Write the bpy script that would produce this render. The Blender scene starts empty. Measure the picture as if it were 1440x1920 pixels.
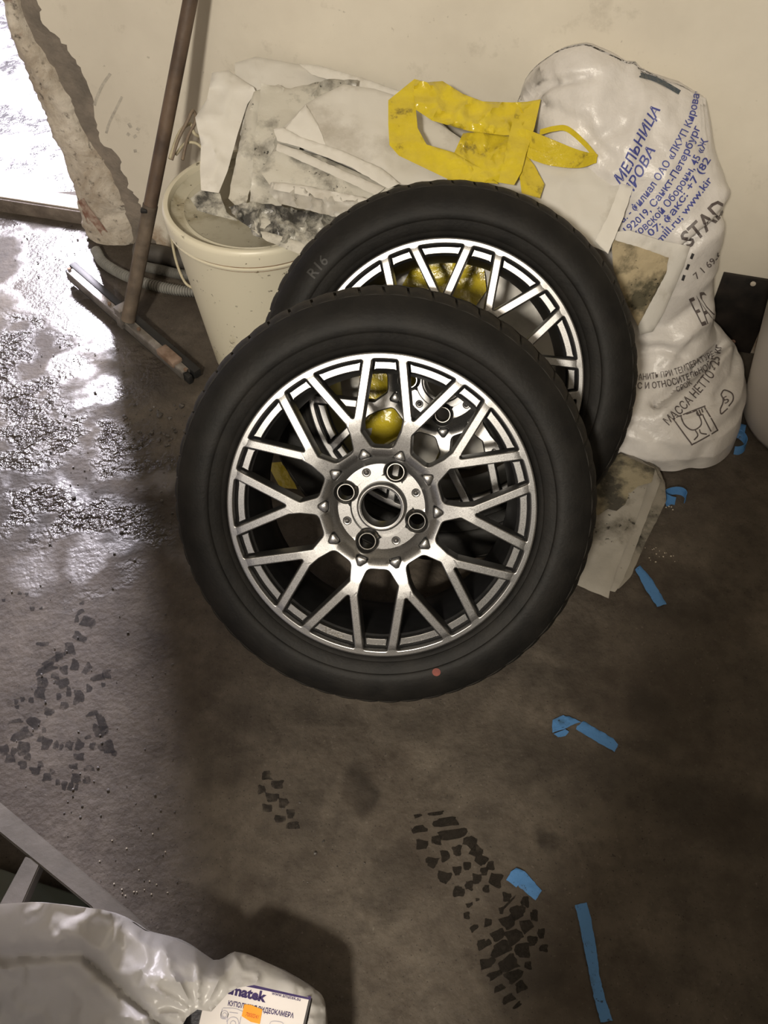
import bpy, bmesh, math, random
import numpy as np
from mathutils import Vector, Matrix
from mathutils.geometry import delaunay_2d_cdt
from mathutils.bvhtree import BVHTree
from math import sin, cos, pi, radians

random.seed(7)
rng = np.random.RandomState(11)
SC = bpy.context.scene
COL = SC.collection

# ------------------------------------------------------------------ camera
FPX = 1700.0
PITCH = radians(52.0)
CAMH = 1.351
cam_d = bpy.data.cameras.new('camera')
cam_d.sensor_fit = 'VERTICAL'
cam_d.sensor_height = 36.0
cam_d.lens = 36.0 * FPX / 1920.0
cam_d.clip_start = 0.02
cam = bpy.data.objects.new('camera', cam_d)
cam.location = (0, 0, CAMH)
cam.rotation_euler = (pi / 2 - PITCH, 0, 0)
COL.objects.link(cam)
SC.camera = cam

# ------------------------------------------------------------------ world, lights, exposure
SC.view_settings.view_transform = 'Standard'
SC.view_settings.look = 'None'
SC.view_settings.gamma = 1.0
SC.view_settings.use_curve_mapping = False
SC.view_settings.exposure = 0.17
world = bpy.data.worlds.new('overcast_sky')
SC.world = world
world.use_nodes = True
bg = world.node_tree.nodes['Background']
bg.inputs[0].default_value = (0.93, 0.90, 1.0, 1)
bg.inputs[1].default_value = 1.6


def lamp(name, typ, loc, energy, color, size, target=None, size_y=None):
    d = bpy.data.lights.new(name, typ)
    d.energy = energy
    d.color = color
    if typ == 'AREA':
        d.size = size
        if size_y:
            d.shape = 'RECTANGLE'
            d.size_y = size_y
    else:
        d.shadow_soft_size = size
    o = bpy.data.objects.new(name, d)
    o.location = loc
    if target is not None:
        o.rotation_euler = (Vector(target) - Vector(loc)).to_track_quat('-Z', 'Y').to_euler()
    COL.objects.link(o)
    return o


LAMP_POS = (-0.50, -1.15, 2.15)
lamp('ceiling_bulb', 'POINT', LAMP_POS, 245, (1.0, 0.915, 0.785), 0.10)

# the cold light of the wash bay beyond the doorway: one long luminaire under its canopy
PANEL_POS = (-1.66, 4.70, 2.62)
pl_ = lamp('bay_light', 'AREA', PANEL_POS, 520, (0.95, 0.895, 1.0), 0.30, (-.9, 2.2, .2), 1.1)

# ------------------------------------------------------------------ geometry of the view
CF = np.array([0, cos(PITCH), -sin(PITCH)])
CU = np.array([0, sin(PITCH), cos(PITCH)])
CX = np.array([1.0, 0, 0])
CC = np.array([0, 0, CAMH])


def ray(px, py):
    return CX * ((px - 720.0) / FPX) + CU * ((960.0 - py) / FPX) + CF


def P(px, py, z=0.0):                       # point of the plane of height z
    d = ray(px, py)
    return CC + d * ((z - CAMH) / d[2])


WANG = radians(15.2)
WA = np.array([-0.5875, 1.876, 0.0])        # a foot point of the back wall
WE = np.array([cos(WANG), -sin(WANG), 0])   # along the wall, to the right
WN = np.array([-sin(WANG), -cos(WANG), 0])  # out of the wall, into the room


def W(px, py, off=0.0):                     # point on the wall plane moved off metres into the room
    d = ray(px, py)
    t = (off - (CC - WA) @ WN) / (d @ WN)
    return CC + d * t


def wall_pt(s, z, off=0.0):
    return WA + WE * s + np.array([0, 0, z]) + WN * off


def wall_sz(p):
    return (p - WA) @ WE, p[2]


def plane_at(p0, n):
    p0 = np.array(p0, float)
    n = np.array(n, float)
    n = n / np.linalg.norm(n)
    if n @ CF > 0:
        n = -n

    def f(px, py, lift=0.0):
        d = ray(px, py)
        return CC + d * (((p0 + n * lift - CC) @ n) / (d @ n))
    f.n = n
    f.p0 = p0
    return f


# ------------------------------------------------------------------ numpy noise
def make_noise(seed):
    r = np.random.RandomState(seed)
    tab = r.rand(256, 256)

    def n(x, y):
        xi = np.floor(x).astype(int)
        yi = np.floor(y).astype(int)
        fx = x - xi
        fy = y - yi
        fx = fx * fx * (3 - 2 * fx)
        fy = fy * fy * (3 - 2 * fy)
        a = tab[yi % 256, xi % 256]
        b = tab[yi % 256, (xi + 1) % 256]
        c = tab[(yi + 1) % 256, xi % 256]
        d = tab[(yi + 1) % 256, (xi + 1) % 256]
        return (a * (1 - fx) + b * fx) * (1 - fy) + (c * (1 - fx) + d * fx) * fy
    return n


def fbm(x, y, seed=0, octv=4):
    x = np.asarray(x, float)
    y = np.asarray(y, float)
    s = 0
    a = 0.5
    for i in range(octv):
        s = s + a * make_noise(seed * 17 + i)(x * 2 ** i + 31.7 * i, y * 2 ** i + 11.3 * i)
        a *= 0.5
    return s / (1 - 0.5 ** octv)


def creases(x, y, seed=0):                  # ridged noise, 1 on a crease
    return 1 - np.abs(2 * fbm(x, y, seed, 3) - 1) * 2.2


# ------------------------------------------------------------------ objects
def tag(o, label=None, cat=None, group=None, kind=None):
    if label:
        o['label'] = label
    if cat:
        o['category'] = cat
    if group:
        o['group'] = group
    if kind:
        o['kind'] = kind
    return o


def empty(name, loc=(0, 0, 0), label=None, cat=None, group=None, kind=None):
    o = bpy.data.objects.new(name, None)
    o.empty_display_size = 0.05
    o.location = loc
    COL.objects.link(o)
    return tag(o, label, cat, group, kind)


def link(name, me, parent=None):
    o = bpy.data.objects.new(name, me)
    COL.objects.link(o)
    if parent is not None:
        o.parent = parent
        if parent.type == 'EMPTY' and max(abs(a) for a in parent.rotation_euler) < 1e-9:
            o.location = -Vector(parent.location)
    return o


def mk(name, verts, faces, mat, parent=None, smooth=True, sharp=35):
    me = bpy.data.meshes.new(name)
    me.from_pydata([tuple(v) for v in verts], [], [tuple(f) for f in faces])
    me.update()
    if smooth:
        me.shade_smooth()
        me.set_sharp_from_angle(angle=radians(sharp))
    if mat:
        me.materials.append(mat)
    return link(name, me, parent)


def from_bm(name, bm, mat, parent=None, smooth=True, sharp=35):
    bmesh.ops.recalc_face_normals(bm, faces=bm.faces)
    me = bpy.data.meshes.new(name)
    bm.to_mesh(me)
    bm.free()
    if smooth:
        me.shade_smooth()
        me.set_sharp_from_angle(angle=radians(sharp))
    if mat:
        me.materials.append(mat)
    return link(name, me, parent)


def add_box(bm, c, ax, ay, az, bevel=0.0):
    """box around c with half-extent vectors"""
    c, ax, ay, az = [Vector(v) for v in (c, ax, ay, az)]
    vs = [bm.verts.new(c + ax * i + ay * j + az * k) for i in (-1, 1) for j in (-1, 1) for k in (-1, 1)]
    fs = [(0, 1, 3, 2), (4, 6, 7, 5), (0, 4, 5, 1), (2, 3, 7, 6), (0, 2, 6, 4), (1, 5, 7, 3)]
    faces = [bm.faces.new([vs[i] for i in f]) for f in fs]
    if bevel > 0:
        es = list({e for f in faces for e in f.edges})
        bmesh.ops.bevel(bm, geom=es, offset=bevel, segments=2, affect='EDGES', profile=0.5)


def box(name, c, ax, ay, az, mat, parent=None, bevel=0.002):
    bm = bmesh.new()
    add_box(bm, c, ax, ay, az, bevel)
    return from_bm(name, bm, mat, parent)


def sweep_data(path, radius, seg=12, closed_ends=True):
    path = [np.array(p, float) for p in path]
    n = len(path)
    rad = radius if hasattr(radius, '__len__') else [radius] * n
    V, Fc = [], []
    prev = None
    for i in range(n):
        t = path[min(i + 1, n - 1)] - path[max(i - 1, 0)]
        t = t / (np.linalg.norm(t) + 1e-12)
        if prev is None:
            a = np.array([0, 0, 1.0]) if abs(t[2]) < 0.9 else np.array([1.0, 0, 0])
            u = np.cross(t, a)
        else:
            u = prev - t * (prev @ t)
        u = u / np.linalg.norm(u)
        prev = u
        w = np.cross(t, u)
        for k in range(seg):
            a = 2 * pi * k / seg
            V.append(path[i] + rad[i] * (cos(a) * u + sin(a) * w))
    for i in range(n - 1):
        for k in range(seg):
            k2 = (k + 1) % seg
            Fc.append((i * seg + k, i * seg + k2, (i + 1) * seg + k2, (i + 1) * seg + k))
    if closed_ends:
        Fc.append(tuple(range(seg))[::-1])
        Fc.append(tuple(range((n - 1) * seg, n * seg)))
    return V, Fc


def sweep(name, path, radius, mat, parent=None, seg=12):
    V, Fc = sweep_data(path, radius, seg)
    return mk(name, V, Fc, mat, parent, sharp=60)


def smooth_path(pts, n=40):
    """Catmull-Rom through 3-D points"""
    pts = [np.array(p, float) for p in pts]
    q = [2 * pts[0] - pts[1]] + pts + [2 * pts[-1] - pts[-2]]
    out = []
    m = len(pts) - 1
    for k in range(n + 1):
        t = k / n * m
        i = min(int(t), m - 1)
        t -= i
        a, b, c, d = q[i], q[i + 1], q[i + 2], q[i + 3]
        out.append(0.5 * ((2 * b) + (c - a) * t + (2 * a - 5 * b + 4 * c - d) * t * t + (3 * b - a - 3 * c + d) * t ** 3))
    return out


def lathe_data(prof, seg=96):
    """profile [(r, z)] around local z"""
    V, Fc = [], []
    n = len(prof)
    for k in range(seg):
        a = 2 * pi * k / seg
        for r, z in prof:
            V.append((r * cos(a), r * sin(a), z))
    for k in range(seg):
        k2 = (k + 1) % seg
        for i in range(n - 1):
            Fc.append((k * n + i, k2 * n + i, k2 * n + i + 1, k * n + i + 1))
    return V, Fc


# ------------------------------------------------------------------ materials
class NT:
    def __init__(self, name):
        self.m = bpy.data.materials.new(name)
        self.m.use_nodes = True
        self.t = self.m.node_tree
        self.b = self.t.nodes['Principled BSDF']

    def n(self, typ, **kw):
        x = self.t.nodes.new(typ)
        for k, v in kw.items():
            if k.startswith('i_'):
                key = k[2:]
                key = int(key) if key.isdigit() else key.replace('_', ' ')
                x.inputs[key].default_value = v
            else:
                setattr(x, k, v)
        return x

    def l(self, a, b):
        self.t.links.new(a, b)

    def noise(self, scale, detail=4, rough=0.55, vec=None, dist=0.0):
        x = self.n('ShaderNodeTexNoise')
        x.inputs['Scale'].default_value = scale
        x.inputs['Detail'].default_value = detail
        x.inputs['Roughness'].default_value = rough
        x.inputs['Distortion'].default_value = dist
        if vec is None:
            if not hasattr(self, 'co'):
                self.co = self.n('ShaderNodeTexCoord').outputs['Object']
            vec = self.co
        self.l(vec, x.inputs['Vector'])
        return x.outputs['Fac']

    def ramp(self, fac, stops):
        x = self.n('ShaderNodeValToRGB')
        el = x.color_ramp.elements
        while len(el) < len(stops):
            el.new(0.5)
        for e, (p, c) in zip(el, stops):
            e.position = p
            e.color = c if len(c) == 4 else (*c, 1)
        self.l(fac, x.inputs[0])
        return x.outputs[0]

    def fr(self, fac, lo, hi, a=0.0, b=1.0):
        x = self.n('ShaderNodeMapRange')
        x.inputs['From Min'].default_value = lo
        x.inputs['From Max'].default_value = hi
        x.inputs['To Min'].default_value = a
        x.inputs['To Max'].default_value = b
        self.l(fac, x.inputs['Value'])
        return x.outputs['Result']

    def mix(self, fac, a, b, mode='MIX'):
        x = self.n('ShaderNodeMix', data_type='RGBA', blend_type=mode)
        for sock, v in ((x.inputs[0], fac), (x.inputs[6], a), (x.inputs[7], b)):
            if hasattr(v, 'is_output'):
                self.l(v, sock)
            else:
                sock.default_value = v if not hasattr(v, '__len__') or len(v) == 4 else (*v, 1)
        return x.outputs[2]

    def math(self, op, a, b=0.0):
        x = self.n('ShaderNodeMath', operation=op)
        for sock, v in ((x.inputs[0], a), (x.inputs[1], b)):
            if hasattr(v, 'is_output'):
                self.l(v, sock)
            else:
                sock.default_value = v
        return x.outputs[0]

    def attr(self, name):
        return self.n('ShaderNodeAttribute', attribute_name=name).outputs['Fac']

    def bump(self, h, strength=0.3, dist=0.01, prev=None):
        x = self.n('ShaderNodeBump')
        x.inputs['Strength'].default_value = strength
        x.inputs['Distance'].default_value = dist
        self.l(h, x.inputs['Height'])
        if prev is not None:
            self.l(prev, x.inputs['Normal'])
        return x.outputs['Normal']

    def set(self, color=None, rough=None, metal=None, normal=None, **kw):
        for sock, v in (('Base Color', color), ('Roughness', rough), ('Metallic', metal), ('Normal', normal)):
            if v is None:
                continue
            s = self.b.inputs[sock]
            if hasattr(v, 'is_output'):
                self.l(v, s)
            else:
                s.default_value = v if not hasattr(v, '__len__') or len(v) == 4 else (*v, 1)
        for k, v in kw.items():
            self.b.inputs[k.replace('_', ' ')].default_value = v
        return self.m


def simple(name, c1, c2, scale=20, rough=0.5, metal=0.0, bump=0.0, bscale=None, lo=0.35, hi=0.65, **kw):
    t = NT(name)
    f = t.noise(scale)
    col = t.mix(t.fr(f, lo, hi), c1, c2)
    nrm = t.bump(t.noise(bscale or scale * 4), bump, 0.005) if bump else None
    return t.set(col, rough, metal, nrm, **kw)


def dirty(name, base, dirt, scale=14, amount=0.5, rough=0.5, speck=True, bump=0.15, **kw):
    """plastic or paper with grime blotches and dark specks"""
    t = NT(name)
    f = t.noise(scale, 6, 0.65)
    col = t.mix(t.fr(f, amount, amount + 0.16), base, dirt)
    if speck:
        g = t.noise(scale * 9, 3, 0.6)
        col = t.mix(t.fr(t.math('MULTIPLY', g, t.fr(f, 0.3, 0.7, 0.8, 1.12)), 0.63, 0.7), col, tuple(x * 0.25 for x in dirt))
    nrm = t.bump(t.noise(scale * 2.5, 4), bump, 0.006)
    return t.set(col, rough, 0.0, nrm, **kw)


M = {}
M['rubber'] = simple('tyre_rubber', (0.0065, 0.0062, 0.0058), (0.0125, 0.0115, 0.0102), 22, 0.6, bump=0.12, bscale=180, Specular_IOR_Level=.2)
M['rubber_tread'] = simple('tread_rubber', (0.012, 0.011, 0.0095), (0.034, 0.029, 0.023), 30, 0.7, bump=0.2, bscale=200, Specular_IOR_Level=.2)
M['letter'] = simple('moulded_letters', (0.019, 0.018, 0.017), (0.026, 0.025, 0.023), 60, 0.6)
t = NT('silver_paint')
f = t.noise(900, 2, 0.6)
M['silver'] = t.set(t.mix(t.fr(f, 0.3, 0.7), (0.185, 0.183, 0.181), (0.275, 0.272, 0.269)), t.fr(f, 0.3, 0.7, 0.27, 0.36), 0.9,
                    t.bump(f, 0.06, 0.0004))
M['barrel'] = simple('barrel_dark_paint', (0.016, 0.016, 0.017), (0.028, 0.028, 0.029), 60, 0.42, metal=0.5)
M['chrome'] = simple('machined_ring', (0.27, 0.265, 0.255), (0.36, 0.355, 0.34), 80, 0.22, metal=1.0)
M['black'] = simple('black_paint', (0.008, 0.008, 0.008), (0.02, 0.019, 0.018), 25, 0.45)
M['red_dot'] = simple('red_paint_mark', (0.13, 0.03, 0.022), (0.19, 0.045, 0.03), 60, 0.6)


# ------------------------------------------------------------------ 2-D meshing helper
def cdt(loops, extra=(), keep=None):
    """triangulate outer loop with holes, loops[0] is the outer one"""
    pts, edges = [], []
    for L in loops:
        b = len(pts)
        pts += [Vector((x, y)) for x, y in L]
        edges += [(b + i, b + (i + 1) % len(L)) for i in range(len(L))]
    pts += [Vector((x, y)) for x, y in extra]
    r = delaunay_2d_cdt(pts, edges, [], 2, 1e-7)
    vs = np.array([(v.x, v.y) for v in r[0]])
    return vs, [tuple(f) for f in r[2]]


def inside_poly(x, y, poly):
    x = np.asarray(x)
    y = np.asarray(y)
    r = np.zeros(x.shape, bool)
    n = len(poly)
    j = n - 1
    for i in range(n):
        xi, yi = poly[i]
        xj, yj = poly[j]
        if yi != yj:
            r ^= ((yi > y) != (yj > y)) & (x < (xj - xi) * (y - yi) / (yj - yi) + xi)
        j = i
    return r


def poly_dist(x, y, poly):
    d = np.full(np.shape(x), 1e9)
    n = len(poly)
    for i in range(n):
        ax, ay = poly[i]
        bx, by = poly[(i + 1) % n]
        L = (bx - ax) ** 2 + (by - ay) ** 2 + 1e-12
        t = np.clip(((x - ax) * (bx - ax) + (y - ay) * (by - ay)) / L, 0, 1)
        d = np.minimum(d, np.hypot(x - ax - t * (bx - ax), y - ay - t * (by - ay)))
    return d


def resample(poly, step, jitter=0.0, closed=True, seed=1):
    r = np.random.RandomState(seed)
    out = []
    n = len(poly)
    for i in range(n if closed else n - 1):
        a = np.array(poly[i], float)
        b = np.array(poly[(i + 1) % n], float)
        k = max(1, int(np.linalg.norm(b - a) / step))
        for q in range(k):
            p = a + (b - a) * q / k
            if q and jitter:
                p = p + r.randn(2) * jitter
            out.append(tuple(p))
    if not closed:
        out.append(tuple(poly[-1]))
    return out


def sheet(name, surf, outline, mat, parent=None, step=9, thick=0.003, amp=0.004, freq=0.02, seed=1, jitter=0.0,
          curl=0.0, crease=0.0, lift=0.0, shape=None, sharp=60):
    """a film, cloth or paper lying on a surface: outline in picture coordinates, put on surf, with thickness and creases"""
    ol = resample(outline, step, jitter, True, seed)
    xs = [p[0] for p in ol]
    ys = [p[1] for p in ol]
    gx, gy = np.meshgrid(np.arange(min(xs), max(xs), step), np.arange(min(ys), max(ys), step))
    gx = (gx + (np.arange(gx.shape[0]) % 2)[:, None] * step * 0.5).ravel()
    gy = gy.ravel()
    ok = inside_poly(gx, gy, ol) & (poly_dist(gx, gy, ol) > step * 0.6)
    vs, fs = cdt([ol], list(zip(gx[ok], gy[ok])))
    x, y = vs[:, 0], vs[:, 1]
    h = lift + amp * (fbm(x * freq, y * freq, seed) - 0.5) * 2
    if crease:
        c = np.clip(creases(x * freq * 0.8, y * freq * 0.8, seed + 5), 0, 1)
        h = h + crease * c * c
    if curl:
        d = poly_dist(x, y, ol)
        h = h - curl * np.exp(-d / 12.0)
    if shape is not None:
        h = h + shape(x, y)
    n = len(vs)
    top = [surf(a, b, c) for a, b, c in zip(x, y, h)]
    bot = [surf(a, b, c - thick) for a, b, c in zip(x, y, h)]
    F = []
    edge = {}
    for f in fs:
        a, b, c = f
        nz = (vs[b][0] - vs[a][0]) * (vs[c][1] - vs[a][1]) - (vs[b][1] - vs[a][1]) * (vs[c][0] - vs[a][0])
        f = f if nz < 0 else f[::-1]
        F.append(f)
        F.append(tuple(i + n for i in f[::-1]))
        for i in range(3):
            e = (f[i], f[(i + 1) % 3])
            edge[e] = edge.get(e, 0) + 1
    for (a, b) in edge:
        if (b, a) not in edge:
            F.append((b, a, a + n, b + n))
    return mk(name, top + bot, F, mat, parent, True, sharp)


def slab(name, outline, to3, depth, mat, parent=None, smooth=False):
    """polygon (2-D) extruded: to3(x, y, d) with d in 0..depth"""
    vs, fs = cdt([outline])
    n = len(vs)
    V = [to3(x, y, 0) for x, y in vs] + [to3(x, y, depth) for x, y in vs]
    F = []
    edge = set()
    for f in fs:
        F.append(f)
        F.append(tuple(i + n for i in f[::-1]))
        for i in range(3):
            edge.add((f[i], f[(i + 1) % 3]))
    for (a, b) in edge:
        if (b, a) not in edge:
            F.append((b, a, a + n, b + n))
    bm = bmesh.new()
    bv = [bm.verts.new(tuple(v)) for v in V]
    for f in F:
        bm.faces.new([bv[i] for i in f])
    return from_bm(name, bm, mat, parent, smooth)


# ------------------------------------------------------------------ print: lettering laid on a surface
def text_geo(body, bold=0.0, shear=0.0, spacing=1.0):
    cu = bpy.data.curves.new('lettering', 'FONT')
    cu.body = body
    cu.size = 1.0
    cu.resolution_u = 2
    cu.offset = bold
    cu.shear = shear
    cu.space_character = spacing
    o = bpy.data.objects.new('lettering', cu)
    COL.objects.link(o)
    me = bpy.data.meshes.new_from_object(o.evaluated_get(bpy.context.evaluated_depsgraph_get()))
    bm = bmesh.new()
    bm.from_mesh(me)
    bmesh.ops.triangulate(bm, faces=bm.faces)
    for _ in range(2):
        lng = [e for e in bm.edges if e.calc_length() > .22]
        if lng:
            bmesh.ops.subdivide_edges(bm, edges=lng, cuts=1)
            bmesh.ops.triangulate(bm, faces=bm.faces)
    bm.to_mesh(me)
    bm.free()
    v = np.array([tuple(q.co)[:2] for q in me.vertices]).reshape(-1, 2)
    f = [tuple(p.vertices) for p in me.polygons]
    bpy.data.objects.remove(o)
    bpy.data.curves.remove(cu)
    bpy.data.meshes.remove(me)
    return v, f


def along(path, s):
    """position and direction on a pixel polyline (smoothed) at arc length s"""
    seg = np.hypot(*(path[1:] - path[:-1]).T)
    cum = np.concatenate([[0], np.cumsum(seg)])
    s = np.clip(s, 0, cum[-1] - 1e-6)
    i = np.clip(np.searchsorted(cum, s, 'right') - 1, 0, len(seg) - 1)
    u = ((s - cum[i]) / seg[i])[:, None]
    p = path[i] * (1 - u) + path[i + 1] * u
    d = path[i + 1] - path[i]
    d = d / np.linalg.norm(d, axis=1)[:, None]
    return p, d, cum[-1]


def print_on(surf, body, path, height, mat, parent, bold=0.0, shear=0.0, name='printed_text', lift=0.0008, upflip=1):
    v, f = text_geo(body, bold, shear)
    pth = np.array(smooth_path([np.array([a, b, 0.0]) for a, b in path], 24))[:, :2] if len(path) > 2 else np.array(path, float)
    w = v[:, 0].max() - v[:, 0].min()
    _, _, L = along(pth, np.array([0.0]))
    s = (v[:, 0] - v[:, 0].min()) / w * L
    p, d, _ = along(pth, s)
    up = np.stack([d[:, 1], -d[:, 0]], 1) * upflip
    q = p + up * (v[:, 1:2] / 0.73 * height)
    return print_faces(surf, q, f, mat, parent, name, lift)


def print_faces(surf, q, f, mat, parent, name, lift=0.0008, longest=0.06):
    V = [surf(a, b, lift) for a, b in q]
    ok = [x is not None for x in V]
    idx = {}
    VV = []
    for i, x in enumerate(V):
        if x is not None:
            idx[i] = len(VV)
            VV.append(x)
    F = []
    for fa in f:
        if all(ok[i] for i in fa):
            pts = [V[i] for i in fa]
            if max(np.linalg.norm(pts[i] - pts[i - 1]) for i in range(len(pts))) < longest:
                nz = sum((q[fa[i]][0] - q[fa[i - 1]][0]) * (q[fa[i]][1] + q[fa[i - 1]][1]) for i in range(len(fa)))
                F.append(tuple(idx[i] for i in (fa if nz > 0 else fa[::-1])))
    if not F:
        return None
    return mk(name, VV, F, mat, parent, False)


def strokes_on(surf, lines, width, mat, parent, name, lift=0.0008):
    q, f = [], []
    for ln in lines:
        ln = np.array(smooth_path([np.array([a, b, 0.0]) for a, b in ln], max(6, 5 * len(ln))))[:, :2] if len(ln) > 2 else np.array(ln, float)
        d = np.gradient(ln, axis=0)
        d = d / (np.linalg.norm(d, axis=1)[:, None] + 1e-9)
        nn = np.stack([d[:, 1], -d[:, 0]], 1) * width / 2
        b = len(q)
        for a, c in zip(ln, nn):
            q += [a - c, a + c]
        for i in range(len(ln) - 1):
            f.append((b + 2 * i, b + 2 * i + 1, b + 2 * i + 3, b + 2 * i + 2))
    return print_faces(surf, np.array(q), f, mat, parent, name, lift)


def bvh_surf(objs):
    trees = []
    for o in objs:
        dg = bpy.context.evaluated_depsgraph_get()
        bpy.context.view_layer.update()
        me = o.data
        mw = o.matrix_world
        trees.append(BVHTree.FromPolygons([mw @ v.co for v in me.vertices], [tuple(p.vertices) for p in me.polygons]))

    def f(px, py, lift=0.0):
        d = Vector(ray(px, py)).normalized()
        best = None
        for tr in trees:
            h = tr.ray_cast(Vector(CC), d)
            if h[0] is not None and (best is None or h[3] < best[3]):
                best = h
        if best is None:
            return None
        n = best[1]
        if n.dot(d) > 0:
            n = -n
        return np.array(best[0] + n * lift)
    return f


# ================================================================== THE SETTING
# ---- floor: concrete with stains, worn wet near the doorway
def floor_xy(px, py):
    return P(px, py, 0.0)[:2]


STAINS = [  # picture centre, half sizes in picture pixels, strength : dark oily and damp patches of the concrete
    (120, 960, 150, 60, .8), (60, 880, 90, 80, .6), (260, 990, 90, 70, .7), (20, 1010, 60, 40, .5), (300, 720, 70, 60, .55),
    (640, 1480, 45, 40, .9), (545, 1500, 40, 55, .35), (740, 1640, 60, 40, .4), (1030, 1560, 22, 20, .7), (940, 1555, 35, 45, .35),
    (1290, 1110, 90, 60, .5), (1380, 1050, 60, 60, .4), (1180, 1360, 130, 70, .5), (1060, 1280, 100, 50, .6), (1000, 1420, 90, 60, .55),
    (1150, 1480, 130, 60, .5), (1330, 1500, 120, 110, .5), (1260, 1700, 150, 130, .45), (1010, 1850, 60, 70, .5), (840, 1900, 60, 60, .3),
    (760, 1350, 90, 40, .4), (430, 1180, 60, 80, .35), (470, 1330, 60, 50, .35), (390, 1420, 50, 90, .3), (1400, 1300, 60, 120, .4),
    (60, 1290, 60, 50, .3), (220, 1180, 60, 30, .3), (860, 1440, 70, 30, .3), (930, 1240, 90, 40, .5), (1390, 1830, 80, 90, .4),
    (600, 1340, 80, 30, .4), (1090, 1190, 60, 50, .45), (560, 1640, 60, 60, .2),
]
WET = [  # smooth puddles
    (90, 470, 95, 50, .9), (150, 560, 75, 75, 1.), (185, 655, 62, 65, 1.), (205, 740, 60, 30, .8), (55, 530, 75, 55, .85), (300, 880, 50, 40, .55), (165, 910, 90, 28, .6),
    (25, 430, 60, 30, .9), (60, 880, 70, 25, .5), (240, 1040, 90, 40, .45), (60, 1060, 70, 40, .4), (20, 740, 40, 30, .5),
]
MUD = [  # dark wet grime, lumpy and glinting
    (15, 650, 45, 65, .95), (60, 735, 75, 55, 1.), (110, 800, 120, 55, 1.), (40, 850, 70, 65, .9), (235, 825, 105, 42, .85), (305, 850, 60, 45, .85), (120, 965, 150, 52, .95), (255, 1000, 80, 40, .75),
    (30, 1010, 50, 40, .6), (330, 960, 40, 50, .6), (120, 1110, 60, 22, .35), (200, 1090, 60, 20, .4), (120, 660, 30, 14, .6), (195, 690, 22, 16, .6), (130, 640, 60, 12, .5), (262, 700, 40, 60, .5),
]


def blot(X, Y, table, wob, seed):
    wx = (fbm(X * 9, Y * 9, seed, 4) - .5) * wob
    wy = (fbm(X * 9 + 7, Y * 9 + 3, seed + 1, 4) - .5) * wob
    out = np.zeros_like(X)
    for px, py, hx, hy, s in table:
        c = floor_xy(px, py)
        rx = abs(floor_xy(px + hx, py)[0] - c[0])
        ry = abs(floor_xy(px, py + hy)[1] - c[1])
        d = np.hypot((X + wx - c[0]) / rx, (Y + wy - c[1]) / ry)
        out = np.maximum(out, s * np.clip((1.15 - d) / 0.5, 0, 1))
    return out


def fine_floor():
    gx = np.arange(-1.15, 1.2001, 0.006)
    gy = np.arange(0.0, 2.0701, 0.006)
    X, Y = np.meshgrid(gx, gy)
    wet = blot(X, Y, WET, .18, 40) * np.clip(fbm(X * 20, Y * 20, 44, 4) * 3.6 - .75, 0, 1)
    mud = blot(X, Y, MUD, .17, 70) * np.clip(fbm(X * 22, Y * 22, 77, 4) * 4.2 - 1.2, 0, 1)
    stain = blot(X, Y, STAINS, .13, 50) * np.clip(fbm(X * 16, Y * 16, 55, 4) * 2.4 - .3, .25, 1)
    Z = (fbm(X * 6, Y * 6, 60, 3) - .5) * .0035 + (fbm(X * 40, Y * 40, 61, 3) - .5) * .0022 * (.45 + mud - .3 * wet)
    Z = np.minimum(Z - Z.mean() - .0010, -.0001)
    global FLOOR_GRID
    FLOOR_GRID = (gx[0], gy[0], .006, Z)
    ny, nx = X.shape
    V = np.stack([X.ravel(), Y.ravel(), Z.ravel()], 1)
    a = (np.arange(ny - 1)[:, None] * nx + np.arange(nx - 1)[None, :]).ravel()
    F = np.stack([a, a + 1, a + nx + 1, a + nx], 1)
    a_, b_ = P(152, 398, .035), P(-40, 368, .035)
    cx, cy = V[F].mean(1)[:, 0], V[F].mean(1)[:, 1]
    lim = a_[1] + (cx - a_[0]) * (b_[1] - a_[1]) / (b_[0] - a_[0]) + .03
    F = F[~((cy > lim) & (cx < -.5))]
    slope_ = (b_[1] - a_[1]) / (b_[0] - a_[0])
    # the rest of the floor, coarse, round the fine field
    base = len(V)
    x0, x1, y0, y1 = gx[0], gx[-1], gy[0], gy[-1]
    q = [(-3.2, -2.6), (x0, -2.6), (x1, -2.6), (2.4, -2.6), (-3.2, y0), (x0, y0), (x1, y0), (2.4, y0),
         (-3.2, y1), (x0, y1), (x1, y1), (2.4, y1), (-3.2, a_[1] + (-3.2 - a_[0]) * slope_ + .02), (x0, a_[1] + (x0 - a_[0]) * slope_ + .02), (x1, 2.3), (2.4, 2.3)]
    E = np.array([(a, b, -0.003) for a, b in q])
    EF = [(0, 1, 5, 4), (1, 2, 6, 5), (2, 3, 7, 6), (4, 5, 9, 8), (6, 7, 11, 10), (8, 9, 13, 12), (9, 10, 14, 13), (10, 11, 15, 14)]
    me = bpy.data.meshes.new('floor')
    me.from_pydata(np.vstack([V, E]).tolist(), [], F.tolist() + [tuple(i + base for i in f) for f in EF])
    me.shade_smooth()
    for nm, arr in (('wet', wet), ('stain', stain), ('mud', mud)):
        at = me.attributes.new(nm, 'FLOAT', 'POINT')
        at.data.foreach_set('value', np.concatenate([arr.ravel(), np.zeros(len(E))]).astype(np.float32))
    return me


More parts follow.
